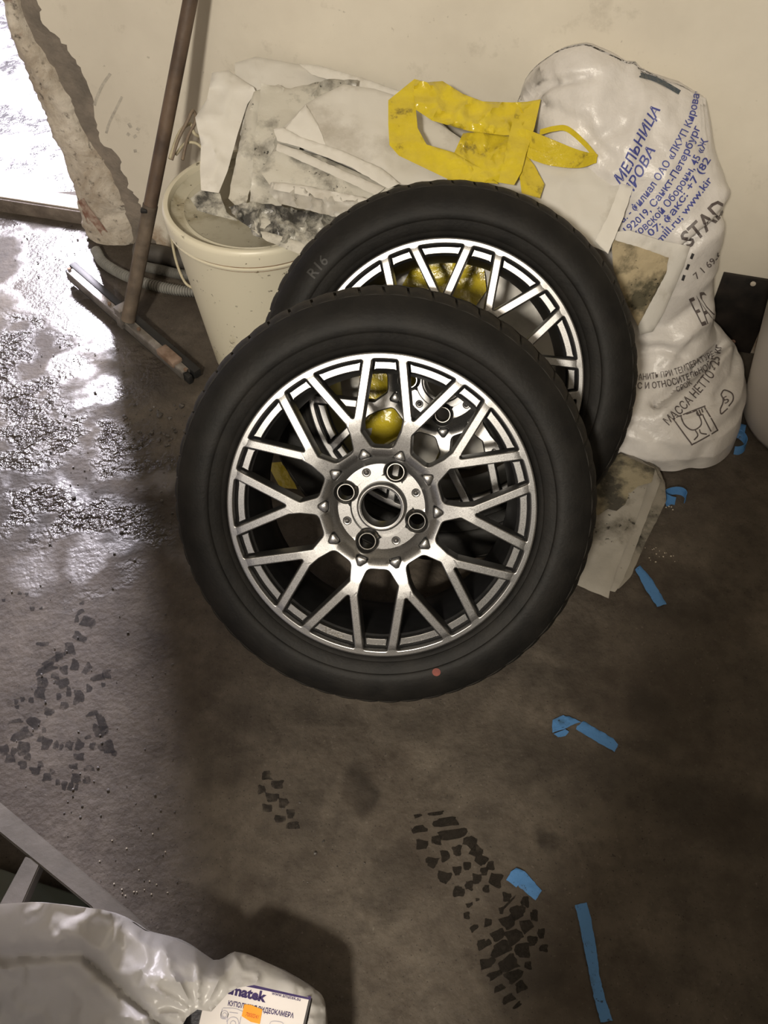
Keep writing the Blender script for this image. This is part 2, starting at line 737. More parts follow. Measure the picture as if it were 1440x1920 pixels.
def floor_z(x, y):
    x0, y0, st, Z = FLOOR_GRID
    i, j = (y - y0) / st, (x - x0) / st
    a, b = int(min(max(i, 0), Z.shape[0] - 2)), int(min(max(j, 0), Z.shape[1] - 2))
    u, v = min(max(i - a, 0), 1), min(max(j - b, 0), 1)
    return float(Z[a, b] * (1 - u) * (1 - v) + Z[a + 1, b] * u * (1 - v) + Z[a, b + 1] * (1 - u) * v + Z[a + 1, b + 1] * u * v)


def floor_material():
    t = NT('concrete')
    wet, stain, mud = t.attr('wet'), t.attr('stain'), t.attr('mud')
    n1 = t.noise(5, 8, .62)
    n2 = t.noise(38, 6, .65)
    n3 = t.noise(170, 3, .6)
    col = t.mix(t.fr(n1, .34, .66), (0.060, 0.050, 0.040), (0.118, 0.100, 0.080))
    col = t.mix(t.fr(n2, .45, .75, 0, .6), col, (0.038, 0.031, 0.026))
    col = t.mix(t.fr(n3, .62, .78, 0, .6), col, (0.17, 0.15, 0.125))
    blot = t.noise(3.4, 6, .72)
    col = t.mix(t.fr(blot, .46, .64, 0, .65), col, (0.040, 0.030, 0.0225))
    col = t.mix(t.fr(t.noise(11, 5, .7), .56, .70, 0, .55), col, (0.030, 0.0235, 0.018))
    col = t.mix(t.math('MULTIPLY', stain, .85), col, (0.016, 0.013, 0.0105))
    col = t.mix(t.math('MULTIPLY', wet, .4), col, (0.05, 0.046, 0.046))
    col = t.mix(t.math('MULTIPLY', mud, .95), col, (0.024, 0.019, 0.0145))
    spk = t.noise(330, 2, .5)
    col = t.mix(t.fr(spk, .66, .74, 0, .8), col, (0.014, 0.012, 0.011))
    any_wet = t.math('MAXIMUM', wet, t.math('MULTIPLY', mud, .85))
    rough = t.fr(t.math('ADD', any_wet, t.fr(n2, .3, .7, -.1, .1)), 0.05, 0.75, .66, .17)
    rough = t.math('SUBTRACT', rough, t.math('MULTIPLY', mud, .06))
    b1 = t.bump(n1, .1, .01)
    lump = t.n('ShaderNodeBump')
    lump.inputs['Distance'].default_value = .008
    t.l(t.math('MAXIMUM', t.math('SUBTRACT', t.fr(mud, 0, 1, .26, .95), t.math('MULTIPLY', wet, .22)), .06), lump.inputs['Strength'])
    t.l(t.noise(92, 3, .5), lump.inputs['Height'])
    t.l(b1, lump.inputs['Normal'])
    b3 = t.bump(n3, .2, .002, lump.outputs['Normal'])
    m = t.set(col, rough, 0.0, b3)
    t.l(t.math('SUBTRACT', t.fr(any_wet, 0, .6, .22, .7), t.math('MULTIPLY', mud, .42)), t.b.inputs['Specular IOR Level'])
    return m


M['concrete'] = floor_material()
fl_me = fine_floor()
fl_me.materials.append(M['concrete'])
floor = tag(link('floor', fl_me), kind='structure')

# ---- back wall with the doorway: core of grey mortar, white plaster over it, a lumpy broken edge
t = NT('cream_plaster')
n1 = t.noise(3.0, 5, .6)
col = t.mix(t.fr(n1, .35, .7), (0.70, 0.655, 0.56), (0.60, 0.555, 0.47))
col = t.mix(t.fr(t.noise(14, 5, .7), .60, .74, 0, .5), col, (0.42, 0.38, 0.31))
col = t.mix(t.fr(t.noise(60, 3, .6), .70, .76, 0, .45), col, (0.22, 0.19, 0.15))
sep = t.n('ShaderNodeSeparateXYZ')
t.l(t.co, sep.inputs[0])
low = t.math('MULTIPLY', t.fr(sep.outputs[2], .0, .13, 1, 0), t.fr(t.noise(18, 5, .7), .38, .6))
col = t.mix(low, col, (0.24, 0.14, 0.07))
M['plaster'] = t.set(col, .55, 0, t.bump(t.noise(26, 4), .12, .01))
M['mortar'] = simple('grey_mortar', (0.235, 0.20, 0.165), (0.14, 0.122, 0.102), 16, .85, bump=.7, bscale=90)
t = NT('crumbled_plaster')
f1 = t.noise(11, 6, .7, dist=.6)
col = t.mix(t.fr(f1, .36, .62), (0.60, 0.55, 0.475), (0.36, 0.305, 0.24))
col = t.mix(t.fr(t.noise(7, 4, .6), .60, .68), col, (0.19, 0.075, 0.045))
col = t.mix(t.fr(t.noise(60, 4, .6), .58, .72), col, (0.10, 0.085, 0.07))
M['crumble'] = t.set(col, .85, 0, t.bump(t.noise(45, 5, .65), .6, .008))
M['room'] = simple('room_plaster', (0.20, 0.175, 0.14), (0.15, 0.13, 0.105), 3, .8)
M['ceiling'] = simple('ceiling_paint', (0.28, 0.255, 0.215), (0.22, 0.20, 0.17), 3, .8)

EDGE_OUT = [(0, -2), (8, 25), (18, 62), (30, 95), (42, 122), (58, 160), (72, 190), (80, 205), (92, 238), (104, 270), (115, 295), (120, 318),
            (134, 350), (141, 380), (147, 405), (153, 428), (163, 452), (172, 478)]
EDGE_MID = [(34, -2), (45, 40), (62, 78), (80, 100), (108, 150), (125, 180), (138, 206), (150, 240), (170, 272), (186, 296), (205, 322),
            (215, 350), (226, 372), (238, 400), (245, 425), (250, 455), (252, 476)]
EDGE_WHITE = [(68, -2), (80, 45), (112, 72), (142, 112), (164, 158), (176, 190), (177, 220), (185, 255), (195, 274), (218, 288), (228, 304),
              (226, 318), (238, 333), (239, 350), (250, 360), (264, 384), (262, 420), (276, 440), (292, 452), (297, 468)]


def wsz(pts, seed, jit=.0025):
    q = [wall_sz(W(a, b, 0.0)) for a, b in pts]
    return resample(q, .008, jit, False, seed)


def up_to(q, z, s):
    return [(s, z)] + q


s_out, s_mid, s_white = wsz(EDGE_OUT, 3), wsz(EDGE_MID, 4), wsz(EDGE_WHITE, 5)
for L in (s_out, s_mid, s_white):
    L[-1] = (L[-1][0], 0.0)
S_R, S_L, H_DOOR, H_ROOM = 2.55, -2.55, 2.1, 2.65
S_DL = -1.75


def climb(L, ds, seed):                      # the broken edge goes on upward, out of the frame
    r = np.random.RandomState(seed)
    s0, z0 = L[0]
    k = int((H_DOOR - z0) / .03)
    up = [(s0 + ds * min(1, i * .03 / .5) + r.randn() * .006, z0 + (H_DOOR - z0) * i / k) for i in range(k, 0, -1)]
    return up + L


s_out, s_mid, s_white = climb(s_out, -.06, 1), climb(s_mid, -.05, 2), climb(s_white, -.05, 3)
core = [(S_L, 0), (S_DL, 0), (S_DL, H_DOOR)] + [(a + .004, b) for a, b in s_out] + [(S_R, 0), (S_R, H_ROOM), (S_L, H_ROOM)]
wall_back = tag(slab('wall_back', core, lambda s, z, d: wall_pt(s, z, -.008 - d), .17, M['mortar']), kind='structure')
skin = s_white + [(S_R, 0), (S_R, H_ROOM), (S_L, H_ROOM), (S_L, 0), (S_DL - .02, 0), (S_DL - .02, H_DOOR + .02), (s_white[0][0], H_DOOR + .02)]
tag(slab('plaster_skin', skin, lambda s, z, d: wall_pt(s, z, 0 - d), .0078, M['plaster'], wall_back), 'cream painted plaster layer ending in a ragged broken edge')


def edge_lump():
    a = [p for p in s_out if p[1] < 1.2]
    b = [p for p in s_mid if p[1] < 1.2]
    zs = np.arange(0, 1.15, .0065)
    az, as_ = np.array([p[1] for p in a])[::-1], np.array([p[0] for p in a])[::-1]
    bz, bs = np.array([p[1] for p in b])[::-1], np.array([p[0] for p in b])[::-1]
    o1 = np.argsort(az)
    o2 = np.argsort(bz)
    sa = np.interp(zs, az[o1], as_[o1])
    sb = np.interp(zs, bz[o2], bs[o2])
    n = 15
    V, F = [], []
    for i, z in enumerate(zs):
        for j in range(n):
            u = j / (n - 1)
            s = sa[i] + (sb[i] - sa[i]) * u
            bulge = (sin(pi * min(1, u * 1.05)) ** .5) * .020 if 0 < j < n - 1 else 0
            h = bulge * (.55 + .9 * float(fbm(s * 30, z * 22, 8, 4))) + (.008 * (float(fbm(s * 70, z * 25, 9, 3)) - .5) if 0 < j < n - 1 else 0)
            V.append(wall_pt(s, z, -.012 + max(0, h) + (.004 if 0 < j < n - 1 else 0)))
    for i in range(len(zs) - 1):
        for j in range(n - 1):
            q = i * n + j
            F.append((q, q + 1, q + n + 1, q + n))
    return mk('crumbled_edge', V, F, M['crumble'], wall_back, True, 70)


lump_o = edge_lump()
lump_o['label'] = 'lumpy beige crumbled mortar strip along the doorway edge'
M['brick_red'] = simple('brick_red_stain', (0.20, 0.10, 0.07), (0.40, 0.32, 0.26), 55, .85)
bpy.context.view_layer.update()
LS = bvh_surf([lump_o])
strokes_on(LS, [[(146, 362), (160, 388), (178, 412), (197, 438)]], 13, M['brick_red'], lump_o, 'red_stain', .0012)
strokes_on(LS, [[(158, 392), (170, 418)]], 9, M['brick_red'], lump_o, 'red_stain', .0016)


M['smear'] = simple('grey_smear', (0.36, 0.33, 0.285), (0.52, 0.485, 0.415), 90, .7)
strokes_on(W, [[(207, 138), (192, 160), (182, 182), (177, 198)]], 6, M['smear'], wall_back, 'smear_mark', .0004)
strokes_on(W, [[(229, 181), (217, 205), (205, 230), (199, 250)]], 5, M['smear'], wall_back, 'smear_mark', .0004)
strokes_on(W, [[(241, 231), (246, 240)], [(238, 250), (243, 254)], [(250, 258), (256, 254)], [(256, 240), (262, 244)], [(253, 280), (254, 286)]], 6, M['smear'], wall_back, 'smear_mark', .0004)


def room_box(name, x0, x1, y0, y1, z0, z1, m):
    return tag(box(name, ((x0 + x1) / 2, (y0 + y1) / 2, (z0 + z1) / 2), ((x1 - x0) / 2, 0, 0), (0, (y1 - y0) / 2, 0), (0, 0, (z1 - z0) / 2), m, None, 0), kind='structure')


room_box('wall_left', -2.75, -2.6, -2.4, 2.42, 0, H_ROOM, M['room'])
room_box('wall_right', 1.75, 1.9, -2.4, 1.24, 0, H_ROOM, M['room'])
room_box('wall_front', -2.75, 1.9, -2.55, -2.4, 0, H_ROOM, M['room'])
room_box('ceiling', -2.9, 2.0, -2.6, 2.75, H_ROOM + .001, H_ROOM + .12, M['ceiling'])

# ---- outside: wet yard, threshold, the wing wall right of the doorway
t = NT('wet_yard')
n1 = t.noise(9, 7, .7, dist=.4)
col = t.mix(t.fr(n1, .44, .56), (0.34, 0.33, 0.35), (0.030, 0.026, 0.029))
M['yard'] = t.set(col, t.fr(n1, .44, .58, .6, .22), 0, t.bump(t.noise(40, 5), .5, .01))
yard = tag(mk('ground_outside', [(-9, 2.15, -.02), (-.2, 2.05, -.02), (4, 3.2, -.02), (4, 12, -.02), (-9, 12, -.02)], [(0, 1, 2, 3, 4)], M['yard'], None, False), kind='structure')
M['outer'] = simple('outer_render', (0.42, 0.40, 0.38), (0.34, 0.32, 0.31), 4, .8)
room_box('ceiling_outside', -6, 3, 2.9, 8, 3.0, 3.1, M['outer'])
M['thresh_top'] = simple('worn_pale_threshold', (0.46, 0.41, 0.36), (0.33, 0.29, 0.25), 20, .5, bump=.3)
M['thresh'] = simple('dirty_threshold_wood', (0.17, 0.14, 0.115), (0.10, 0.08, 0.065), 25, .75, bump=.5)
tl, tr = P(-40, 368, .035), P(152, 398, .035)
tdir = (tr - tl) / np.linalg.norm(tr - tl)
tl = tr - tdir * 1.0
tnn = np.array([-tdir[1], tdir[0], 0])
trim = tag(box('trim_1', (tl + tr) / 2 + tnn * .03 - np.array([0, 0, .022]), (tr - tl) / 2, tnn * .03, (0, 0, .022), M['thresh'], None, .003), kind='structure')
tag(box('metal_strip', (tl + tr) / 2 + tnn * .033 + np.array([0, 0, .002]), (tr - tl) / 2, tnn * .026, (0, 0, .002), M['thresh_top'], trim, .001), 'pale worn strip on top of the threshold')

# ================================================================== WHEELS
RL = 0.2205          # lip radius of the rim
RT = 0.312           # tyre radius
WID = 0.200
DEP = 0.026          # depth of the spokes


BOLT = 70.3          # turn of the bolt circle against the spokes


def fz(r):           # height of the wheel's face against the radius (r in units of the lip radius)
    return np.interp(r, [0, .150, .1501, .205, .2051, .285, .365, .50, .60, .93, .955, 1.0],
                     [-.034, -.034, -.034, -.034, -.0235, -.0235, -.0052, -.001, .0008, .0008, .0, .0])


def pol(r, a):
    return np.array([r * cos(radians(a)), r * sin(radians(a))])


def cross_lines(p, d, q, e):
    a = np.array([[d[0], -e[0]], [d[1], -e[1]]])
    s = np.linalg.solve(a, q - p)
    return p + d * s[0]


def rounded(poly, rads, seg=5):
    """round the corners of a closed polygon"""
    n = len(poly)
    out = []
    for i in range(n):
        a, b, c = np.array(poly[i - 1]), np.array(poly[i]), np.array(poly[(i + 1) % n])
        r = rads[i] if hasattr(rads, '__len__') else rads
        if r <= 0:
            out.append(tuple(b))
            continue
        u = (a - b) / np.linalg.norm(a - b)
        v = (c - b) / np.linalg.norm(c - b)
        ang = math.acos(max(-1, min(1, u @ v)))
        d = min(r / math.tan(ang / 2), .45 * np.linalg.norm(a - b), .45 * np.linalg.norm(c - b))
        p, q = b + u * d, b + v * d
        for k in range(seg + 1):
            w = k / seg
            out.append(tuple(p * (1 - w) ** 2 + b * 2 * w * (1 - w) + q * w * w))
    return out


RIN = .957           # radius of the windows' outer edge
HWM, HWS = .0300, .0290
SLOPE_M, SLOPE_S = -.465, .475


def arm_lines():
    m0 = np.array([.50, .016])
    md = np.array([1, SLOPE_M]) / math.hypot(1, SLOPE_M)
    mn = np.array([-md[1], md[0]])
    s1 = np.array([.976, .212])
    sd = np.array([1, SLOPE_S]) / math.hypot(1, SLOPE_S)
    sn = np.array([-sd[1], sd[0]])
    return m0, md, mn, s1, sd, sn


def rot2(p, a):
    c, s = cos(radians(a)), sin(radians(a))
    return np.array([c * p[0] - s * p[1], s * p[0] + c * p[1]])


def hit_circle(p, d, r):
    b = p @ d
    c = p @ p - r * r
    return p + d * (-b + math.sqrt(b * b - c))


def window_loops():
    m0, md, mn, s1, sd, sn = arm_lines()
    # window inside the Y of an arm at angle 0
    pm, ps = m0 + mn * HWM, s1 - sn * HWS
    apex = cross_lines(pm, md, ps, sd)
    a1, a2 = hit_circle(pm, md, RIN), hit_circle(ps, sd, RIN)
    g1, g2 = math.degrees(math.atan2(a1[1], a1[0])), math.degrees(math.atan2(a2[1], a2[0]))
    arc = [pol(RIN, g1 + (g2 - g1) * k / 10) for k in range(11)]
    A = rounded([apex] + arc, [.012, .022] + [0] * 9 + [.022])
    # window between the secondary spoke of this arm and the main spoke of the next one
    qs = s1 + sn * HWS
    b1 = hit_circle(qs, sd, RIN)
    pm2, md2 = rot2(m0 - mn * HWM, 36), rot2(md, 36)
    b2 = hit_circle(pm2, md2, RIN)
    h1, h2 = math.degrees(math.atan2(b1[1], b1[0])), math.degrees(math.atan2(b2[1], b2[0]))
    arcb = [pol(RIN, h1 + (h2 - h1) * k / 6) for k in range(7)]
    j1 = cross_lines(qs, sd, np.array([0.4, .055]), np.array([1.0, 0.03]))
    p0 = pol(.520, 18 - 12.3)
    p1, p2 = pol(.408, 18 - 9.5), pol(.408, 18 + 9.5)
    p3 = rot2(m0 + md * .035 - mn * HWM, 36)
    B = rounded([p0, j1] + arcb + [p3, p2, p1], [.03, .01, .022] + [0] * 5 + [.022, .02, .045, .045])
    B = B[::-1]
    return A, B


def densify(L, step):
    return resample(L, step, 0, True)


def offset_loop(L, d):
    """move a closed loop along its outward normals (away from its inside) by d"""
    P_ = np.array(L)
    t_ = np.roll(P_, -1, 0) - np.roll(P_, 1, 0)
    t_ = t_ / (np.linalg.norm(t_, axis=1)[:, None] + 1e-12)
    area = 0.5 * np.sum(P_[:, 0] * np.roll(P_[:, 1], -1) - np.roll(P_[:, 0], -1) * P_[:, 1])
    nn = np.stack([t_[:, 1], -t_[:, 0]], 1) * (1 if area > 0 else -1)
    return P_ + nn * d


def cdt_filter(loops, extra):
    pts, edges = [], []
    for L in loops:
        b = len(pts)
        pts += [Vector((x, y)) for x, y in L]
        edges += [(b + i, b + (i + 1) % len(L)) for i in range(len(L))]
    pts += [Vector((x, y)) for x, y in extra]
    r = delaunay_2d_cdt(pts, edges, [], 0, 1e-6)
    vs = np.array([(v.x, v.y) for v in r[0]])
    fs = np.array([tuple(f) for f in r[2]])
    c = vs[fs].mean(1)
    keep = inside_poly(c[:, 0], c[:, 1], loops[0])
    for L in loops[1:]:
        keep &= ~inside_poly(c[:, 0], c[:, 1], L)
    return vs, [tuple(f) for f in fs[keep]]


def build_spider():
    """face of the wheel: returns vertices and, for each region, faces"""
    A, B = window_loops()
    BEV = .0085
    holes = []
    for k in range(10):
        for L in (A, B):
            holes.append(densify([tuple(rot2(np.array(p), 36 * k)) for p in L], .02))
    circ = lambda r, n, c=(0, 0): [(c[0] + r * cos(2 * pi * i / n), c[1] + r * sin(2 * pi * i / n)) for i in range(n)]
    holes.append(circ(.152, 48))
    for k in range(10):
        tri = rounded([(.4095, 0), (.343, .048), (.343, -.048)], .012, 4)
        holes.append([tuple(rot2(np.array(p), 36 * k)) for p in tri])
    for k in range(4):
        holes.append(circ(.0735, 28, pol(.250, 90 * k + BOLT)))
    outer = circ(.988, 240)
    top = [outer] + [[tuple(p) for p in offset_loop(h, BEV)] for h in holes]
    extra = []
    for r, n in ((.205, 60), (.2052, 60), (.285, 80), (.3255, 90), (.366, 110), (.43, 130), (.50, 110), (.60, 90), (.75, 90), (.95, 240)):
        for i in range(n):
            p = pol(r, 360 * (i + .5) / n)
            extra.append(tuple(p))
    ex = np.array(extra)
    ok = np.ones(len(ex), bool)
    for h in top[1:]:
        ok &= ~inside_poly(ex[:, 0], ex[:, 1], h)
        ok &= poly_dist(ex[:, 0], ex[:, 1], h) > .006
    vs, fs = cdt_filter(top, ex[ok].tolist())
    V = []
    Fc = []
    for x, y in vs:
        V.append((x * RL, y * RL, float(fz(math.hypot(x, y)))))
    for a, b, c in fs:
        nz = (vs[b][0] - vs[a][0]) * (vs[c][1] - vs[a][1]) - (vs[b][1] - vs[a][1]) * (vs[c][0] - vs[a][0])
        Fc.append((a, b, c) if nz > 0 else (a, c, b))
    # rounded edges and walls of every hole
    for h in holes:
        rings = []
        area = 0.5 * sum(h[i][0] * h[(i + 1) % len(h)][1] - h[(i + 1) % len(h)][0] * h[i][1] for i in range(len(h)))
        for off, dz in ((BEV, 0), (BEV * .45, -BEV * RL * .12), (BEV * .12, -BEV * RL * .45), (0, -BEV * RL), (-.004, -DEP * .6), (-.006, -DEP)):
            q = offset_loop(h, off)
            base = len(V)
            for (x, y), (hx, hy) in zip(q, offset_loop(h, BEV)):
                V.append((x * RL, y * RL, float(fz(math.hypot(hx, hy))) + dz))
            rings.append(base)
        n = len(h)
        for a, b in zip(rings[:-1], rings[1:]):
            for i in range(n):
                j = (i + 1) % n
                f = (a + i, b + i, b + j, a + j)
                Fc.append(f if area > 0 else f[::-1])
    # merge doubles, then sort the faces into hub, spokes and ring
    bm = bmesh.new()
    bv = [bm.verts.new(v) for v in V]
    for f in Fc:
        try:
            bm.faces.new([bv[i] for i in f])
        except ValueError:
            pass
    bmesh.ops.remove_doubles(bm, verts=bm.verts, dist=2e-6)
    reg = {}
    for f in bm.faces:
        c = f.calc_center_median() / RL
        r = math.hypot(c.x, c.y)
        if r < .405:
            key = 'hub'
        elif r > .951:
            key = 'ring'
        else:
            a = math.degrees(math.atan2(c.y, c.x))
            # swing: the main spoke leans back, the secondary one forward
            key = int(math.floor((a + 18.0) / 36.0)) % 10
        reg.setdefault(key, []).append([tuple(v.co) for v in f.verts])
    bm.free()
    return reg


def poly_mesh(name, polys, mat, sharp=40):
    V, Fc, ix = [], [], {}
    for p in polys:
        f = []
        for c in p:
            k = tuple(round(a * 1e6) for a in c)
            if k not in ix:
                ix[k] = len(V)
                V.append(c)
            f.append(ix[k])
        if len(set(f)) >= 3:
            Fc.append(list(dict.fromkeys(f)))
    me = bpy.data.meshes.new(name)
    me.from_pydata(V, [], Fc)
    me.update()
    me.shade_smooth()
    me.set_sharp_from_angle(angle=radians(sharp))
    me.materials.append(mat)
    return me


def data_mesh(name, V, Fc, mat, sharp=40):
    me = bpy.data.meshes.new(name)
    me.from_pydata([tuple(v) for v in V], [], [tuple(f) for f in Fc])
    bm = bmesh.new()
    bm.from_mesh(me)
    bmesh.ops.remove_doubles(bm, verts=bm.verts, dist=1e-6)
    bmesh.ops.recalc_face_normals(bm, faces=bm.faces)
    bm.to_mesh(me)
    bm.free()
    me.shade_smooth()
    me.set_sharp_from_angle(angle=radians(sharp))
    me.materials.append(mat)
    return me


MESH = {}
reg = build_spider()
MESH['hub'] = poly_mesh('hub', reg['hub'], M['silver'])
MESH['ring'] = poly_mesh('lip_face', reg['ring'], M['silver'])
for k in range(10):
    MESH['spoke%d' % k] = poly_mesh('spoke', reg[k], M['silver'])
# the lip's round edge, running back under the tyre
MESH['lip'] = data_mesh('lip', *lathe_data([(RL * .988, 0), (RL * .995, -.0004), (RL, -.002), (RL * 1.002, -.005), (RL * 1.0, -.010), (RL * .985, -.014)], 160), M['silver'])
# recessed step seen through the windows, in pieces as the casting shows them
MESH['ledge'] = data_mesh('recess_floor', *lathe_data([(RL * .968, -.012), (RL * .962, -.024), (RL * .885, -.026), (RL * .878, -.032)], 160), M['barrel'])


def step_geo(which):
    m0, md, mn, s1, sd, sn = arm_lines()
    mg = .013
    if which == 'A':
        e1, d1, e2, d2 = m0 + mn * (HWM + mg), md, s1 - sn * (HWS + mg), sd
    else:
        e1, d1 = s1 + sn * (HWS + mg), sd
        e2, d2 = rot2(m0 - mn * (HWM + mg), 36), rot2(md, 36)
    ang = lambda p: math.degrees(math.atan2(p[1], p[0]))
    lo = [ang(hit_circle(e1, d1, r)) for r in (.940, .892)]
    hi = [ang(hit_circle(e2, d2, r)) for r in (.940, .892)]
    n = 10
    loop = [pol(.940, lo[0] + (hi[0] - lo[0]) * k / n) for k in range(n + 1)] + [pol(.892, hi[1] + (lo[1] - hi[1]) * k / n) for k in range(n + 1)]
    m = len(loop)
    V, F_ = [], []
    for off, z in ((-.0055, -.0120), (-.0015, -.0124), (0, -.0140), (0, -.030)):
        for x, y in offset_loop([tuple(p) for p in loop], off):
            V.append((x * RL, y * RL, z))
    for k in range(n):
        F_.append((k, k + 1, m - 2 - k, m - 1 - k))
    for r in range(3):
        for i in range(m):
            q = (i + 1) % m
            F_.append((r * m + i, r * m + q, (r + 1) * m + q, (r + 1) * m + i))
    return V, F_


MESH['stepA'] = data_mesh('recessed_step', *step_geo('A'), M['silver'], 12)
MESH['stepB'] = data_mesh('recessed_step', *step_geo('B'), M['silver'], 12)
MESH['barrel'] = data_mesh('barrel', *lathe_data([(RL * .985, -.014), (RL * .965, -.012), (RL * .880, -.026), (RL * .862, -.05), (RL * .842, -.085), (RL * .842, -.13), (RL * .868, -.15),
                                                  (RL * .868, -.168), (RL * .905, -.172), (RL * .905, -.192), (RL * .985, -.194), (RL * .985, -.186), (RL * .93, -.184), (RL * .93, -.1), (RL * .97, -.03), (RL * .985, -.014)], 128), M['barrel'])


def arc_strip(r0, r1, z0, z1, a0, a1, th, n=8):
    V, Fc = [], []
    for k in range(n + 1):
        a = radians(a0 + (a1 - a0) * k / n)
        for r, z in ((r0, z0), (r1, z1), (r1 + th, z1), (r0 + th, z0)):
            V.append((r * RL * cos(a), r * RL * sin(a), z))
    for k in range(n):
        for j in range(4):
            j2 = (j + 1) % 4
            Fc.append((k * 4 + j, k * 4 + j2, k * 4 + 4 + j2, k * 4 + 4 + j))
    Fc += [(0, 1, 2, 3), (n * 4 + 3, n * 4 + 2, n * 4 + 1, n * 4)]
    return V, Fc


MESH['inner_band'] = data_mesh('inner_band', *arc_strip(.853, .853, -.090, -.106, -5.6, 5.6, .012), M['silver'])
# bore: ring standing up round the middle hole
MESH['bore'] = data_mesh('bore_ring', *lathe_data([(RL * .128, -.055), (RL * .128, -.020), (RL * .131, -.0175), (RL * .140, -.0170), (RL * .142, -.0185), (RL * .147, -.0185), (RL * .149, -.0170),
                                                   (RL * .156, -.0178), (RL * .160, -.0205), (RL * .164, -.034), (RL * .164, -.055), (RL * .128, -.055)], 80), M['silver'])
MESH['bolt'] = data_mesh('bolt_sleeve', *lathe_data([(RL * .050, -.050), (RL * .050, -.0235), (RL * .052, -.0225), (RL * .057, -.0225), (RL * .060, -.0235), (RL * .0605, -.029), (RL * .065, -.030), (RL * .0735, -.031),
                                                     (RL * .0735, -.050), (RL * .050, -.050)], 40), M['chrome'])
MESH['bolt_core'] = data_mesh('bolt_recess', *lathe_data([(RL * .0495, -.049), (RL * .0495, -.0245)], 40), M['black'])
MESH['dimple'] = data_mesh('dimple', *lathe_data([(0.0001, -.0205), (RL * .010, -.0210), (RL * .0165, -.0224), (RL * .019, -.0234), (RL * .023, -.0233), (RL * .027, -.0229), (RL * .030, -.0236)], 24), M['silver'])


def notch_geo():
    pts = rounded([(.398, 0), (.352, .032), (.352, -.032)], .008, 3)
    n = len(pts)
    V = [(x * RL, y * RL, float(fz(.40)) + .0012) for x, y in pts]
    V += [(x * RL, y * RL, float(fz(.40)) + .0002) for x, y in offset_loop(pts, .008)]
    V += [(x * RL, y * RL, -.019) for x, y in offset_loop(pts, .010)]
    V += [(x * RL, y * RL, -.0195) for x, y in offset_loop(pts, .024)]
    F_ = [tuple(range(n))]
    for r in (0, n, 2 * n):
        for i in range(n):
            j = (i + 1) % n
            F_.append((r + i, r + n + i, r + n + j, r + j))
    return V, F_


MESH['notch'] = data_mesh('notch', *notch_geo(), M['silver'])


def groove_geo():
    """the short step where the secondary spoke meets the main one"""
    m0, md, mn, s1, sd, sn = arm_lines()
    c = cross_lines(s1, sd, m0 + mn * HWM, md) + sd * .036
    q = [c + sn * (HWS - .004) - md * 0, c - sn * (HWS - .004)]
    w = sd * .006
    # laid along the edge of the main spoke
    e0 = c - md * .030
    e1 = c + md * .030
    V = []
    for p in (e0 - w, e0 + w, e1 + w, e1 - w):
        V.append((p[0] * RL, p[1] * RL, .0021))
    V += [(x, y, -.006) for x, y, z in V]
    return V, [(0, 1, 2, 3), (0, 4, 5, 1), (1, 5, 6, 2), (2, 6, 7, 3), (3, 7, 4, 0)]


MESH['groove'] = data_mesh('joint_ridge', *groove_geo(), M['silver'])

# tyre carcass
TP = [(.2195, .0145), (.2225, .0085), (.2260, .0060), (.2290, .0045), (.2305, .0055), (.2330, .0035), (.2400, .0008), (.2460, -.0012), (.2475, -.0002), (.2490, -.0016), (.2580, -.0026),
      (.2680, -.0016), (.2780, .0018), (.2850, .0060), (.2915, .0115), (.2960, .0150), (.2990, .0200), (.3012, .030), (.3035, .048), (.3050, .075), (.3052, .1)]
TP = TP + [(r, WID - b) for r, b in TP[::-1][1:]]
MESH['tyre'] = data_mesh('tyre', *lathe_data([(r, -b) for r, b in TP], 180), M['rubber'], 50)


def ring_block(prof, a0, a1, skew=0.0, drop=.007, n=3):
    """tread block: profile [(r, b)] swept over an angle, closed, sunk into the carcass by drop"""
    V, Fc = [], []
    m = len(prof)
    for k in range(n + 1):
        for i, (r, b) in enumerate(prof):
            a = radians(a0 + (a1 - a0) * k / n + skew * (i / (m - 1) - .5))
            e = .0012 if k in (0, n) else 0
            V.append(((r - e) * cos(a), (r - e) * sin(a), -b))
        for i, (r, b) in enumerate(prof):
            a = radians(a0 + (a1 - a0) * k / n + skew * (i / (m - 1) - .5))
            V.append(((r - drop) * cos(a), (r - drop) * sin(a), -b))
    q = 2 * m
    for k in range(n):
        for i in range(m - 1):
            Fc.append((k * q + i, k * q + i + 1, (k + 1) * q + i + 1, (k + 1) * q + i))
        Fc.append((k * q, (k + 1) * q, (k + 1) * q + m, k * q + m))
        Fc.append((k * q + m - 1, k * q + 2 * m - 1, (k + 1) * q + 2 * m - 1, (k + 1) * q + m - 1))
    for k in (0, n):
        Fc.append(tuple([k * q + i for i in range(m)] + [k * q + m + i for i in range(m)][::-1]))
    return V, Fc


NB = 56
SHOULDER = [(.2978, .0160), (.3018, .0222), (.3056, .0325), (.3085, .0435), (.3098, .0560)]
MESH['block'] = data_mesh('tread_block', *ring_block(SHOULDER, -2.85, 2.85, 1.2), M['rubber_tread'])
TV, TF = [], []


def addto(V, Fc):
    b = len(TV)
    TV.extend(V)
    TF.extend([tuple(i + b for i in f) for f in Fc])


for k in range(NB):
    a = 360 * k / NB
    addto(*ring_block([(r, WID - b) for r, b in SHOULDER], a - 2.75, a + 2.75, -1.6))
    addto(*ring_block([(.3104, .064), (.3117, .080), (.3119, .094)], a - 2.9, a + 2.9, 2.2, .008, 2))
    addto(*ring_block([(.3119, .106), (.3117, .120), (.3104, .136)], a - 1.0, a + 4.8, 2.2, .008, 2))
MESH['tread'] = data_mesh('tread', TV, TF, M['rubber_tread'])


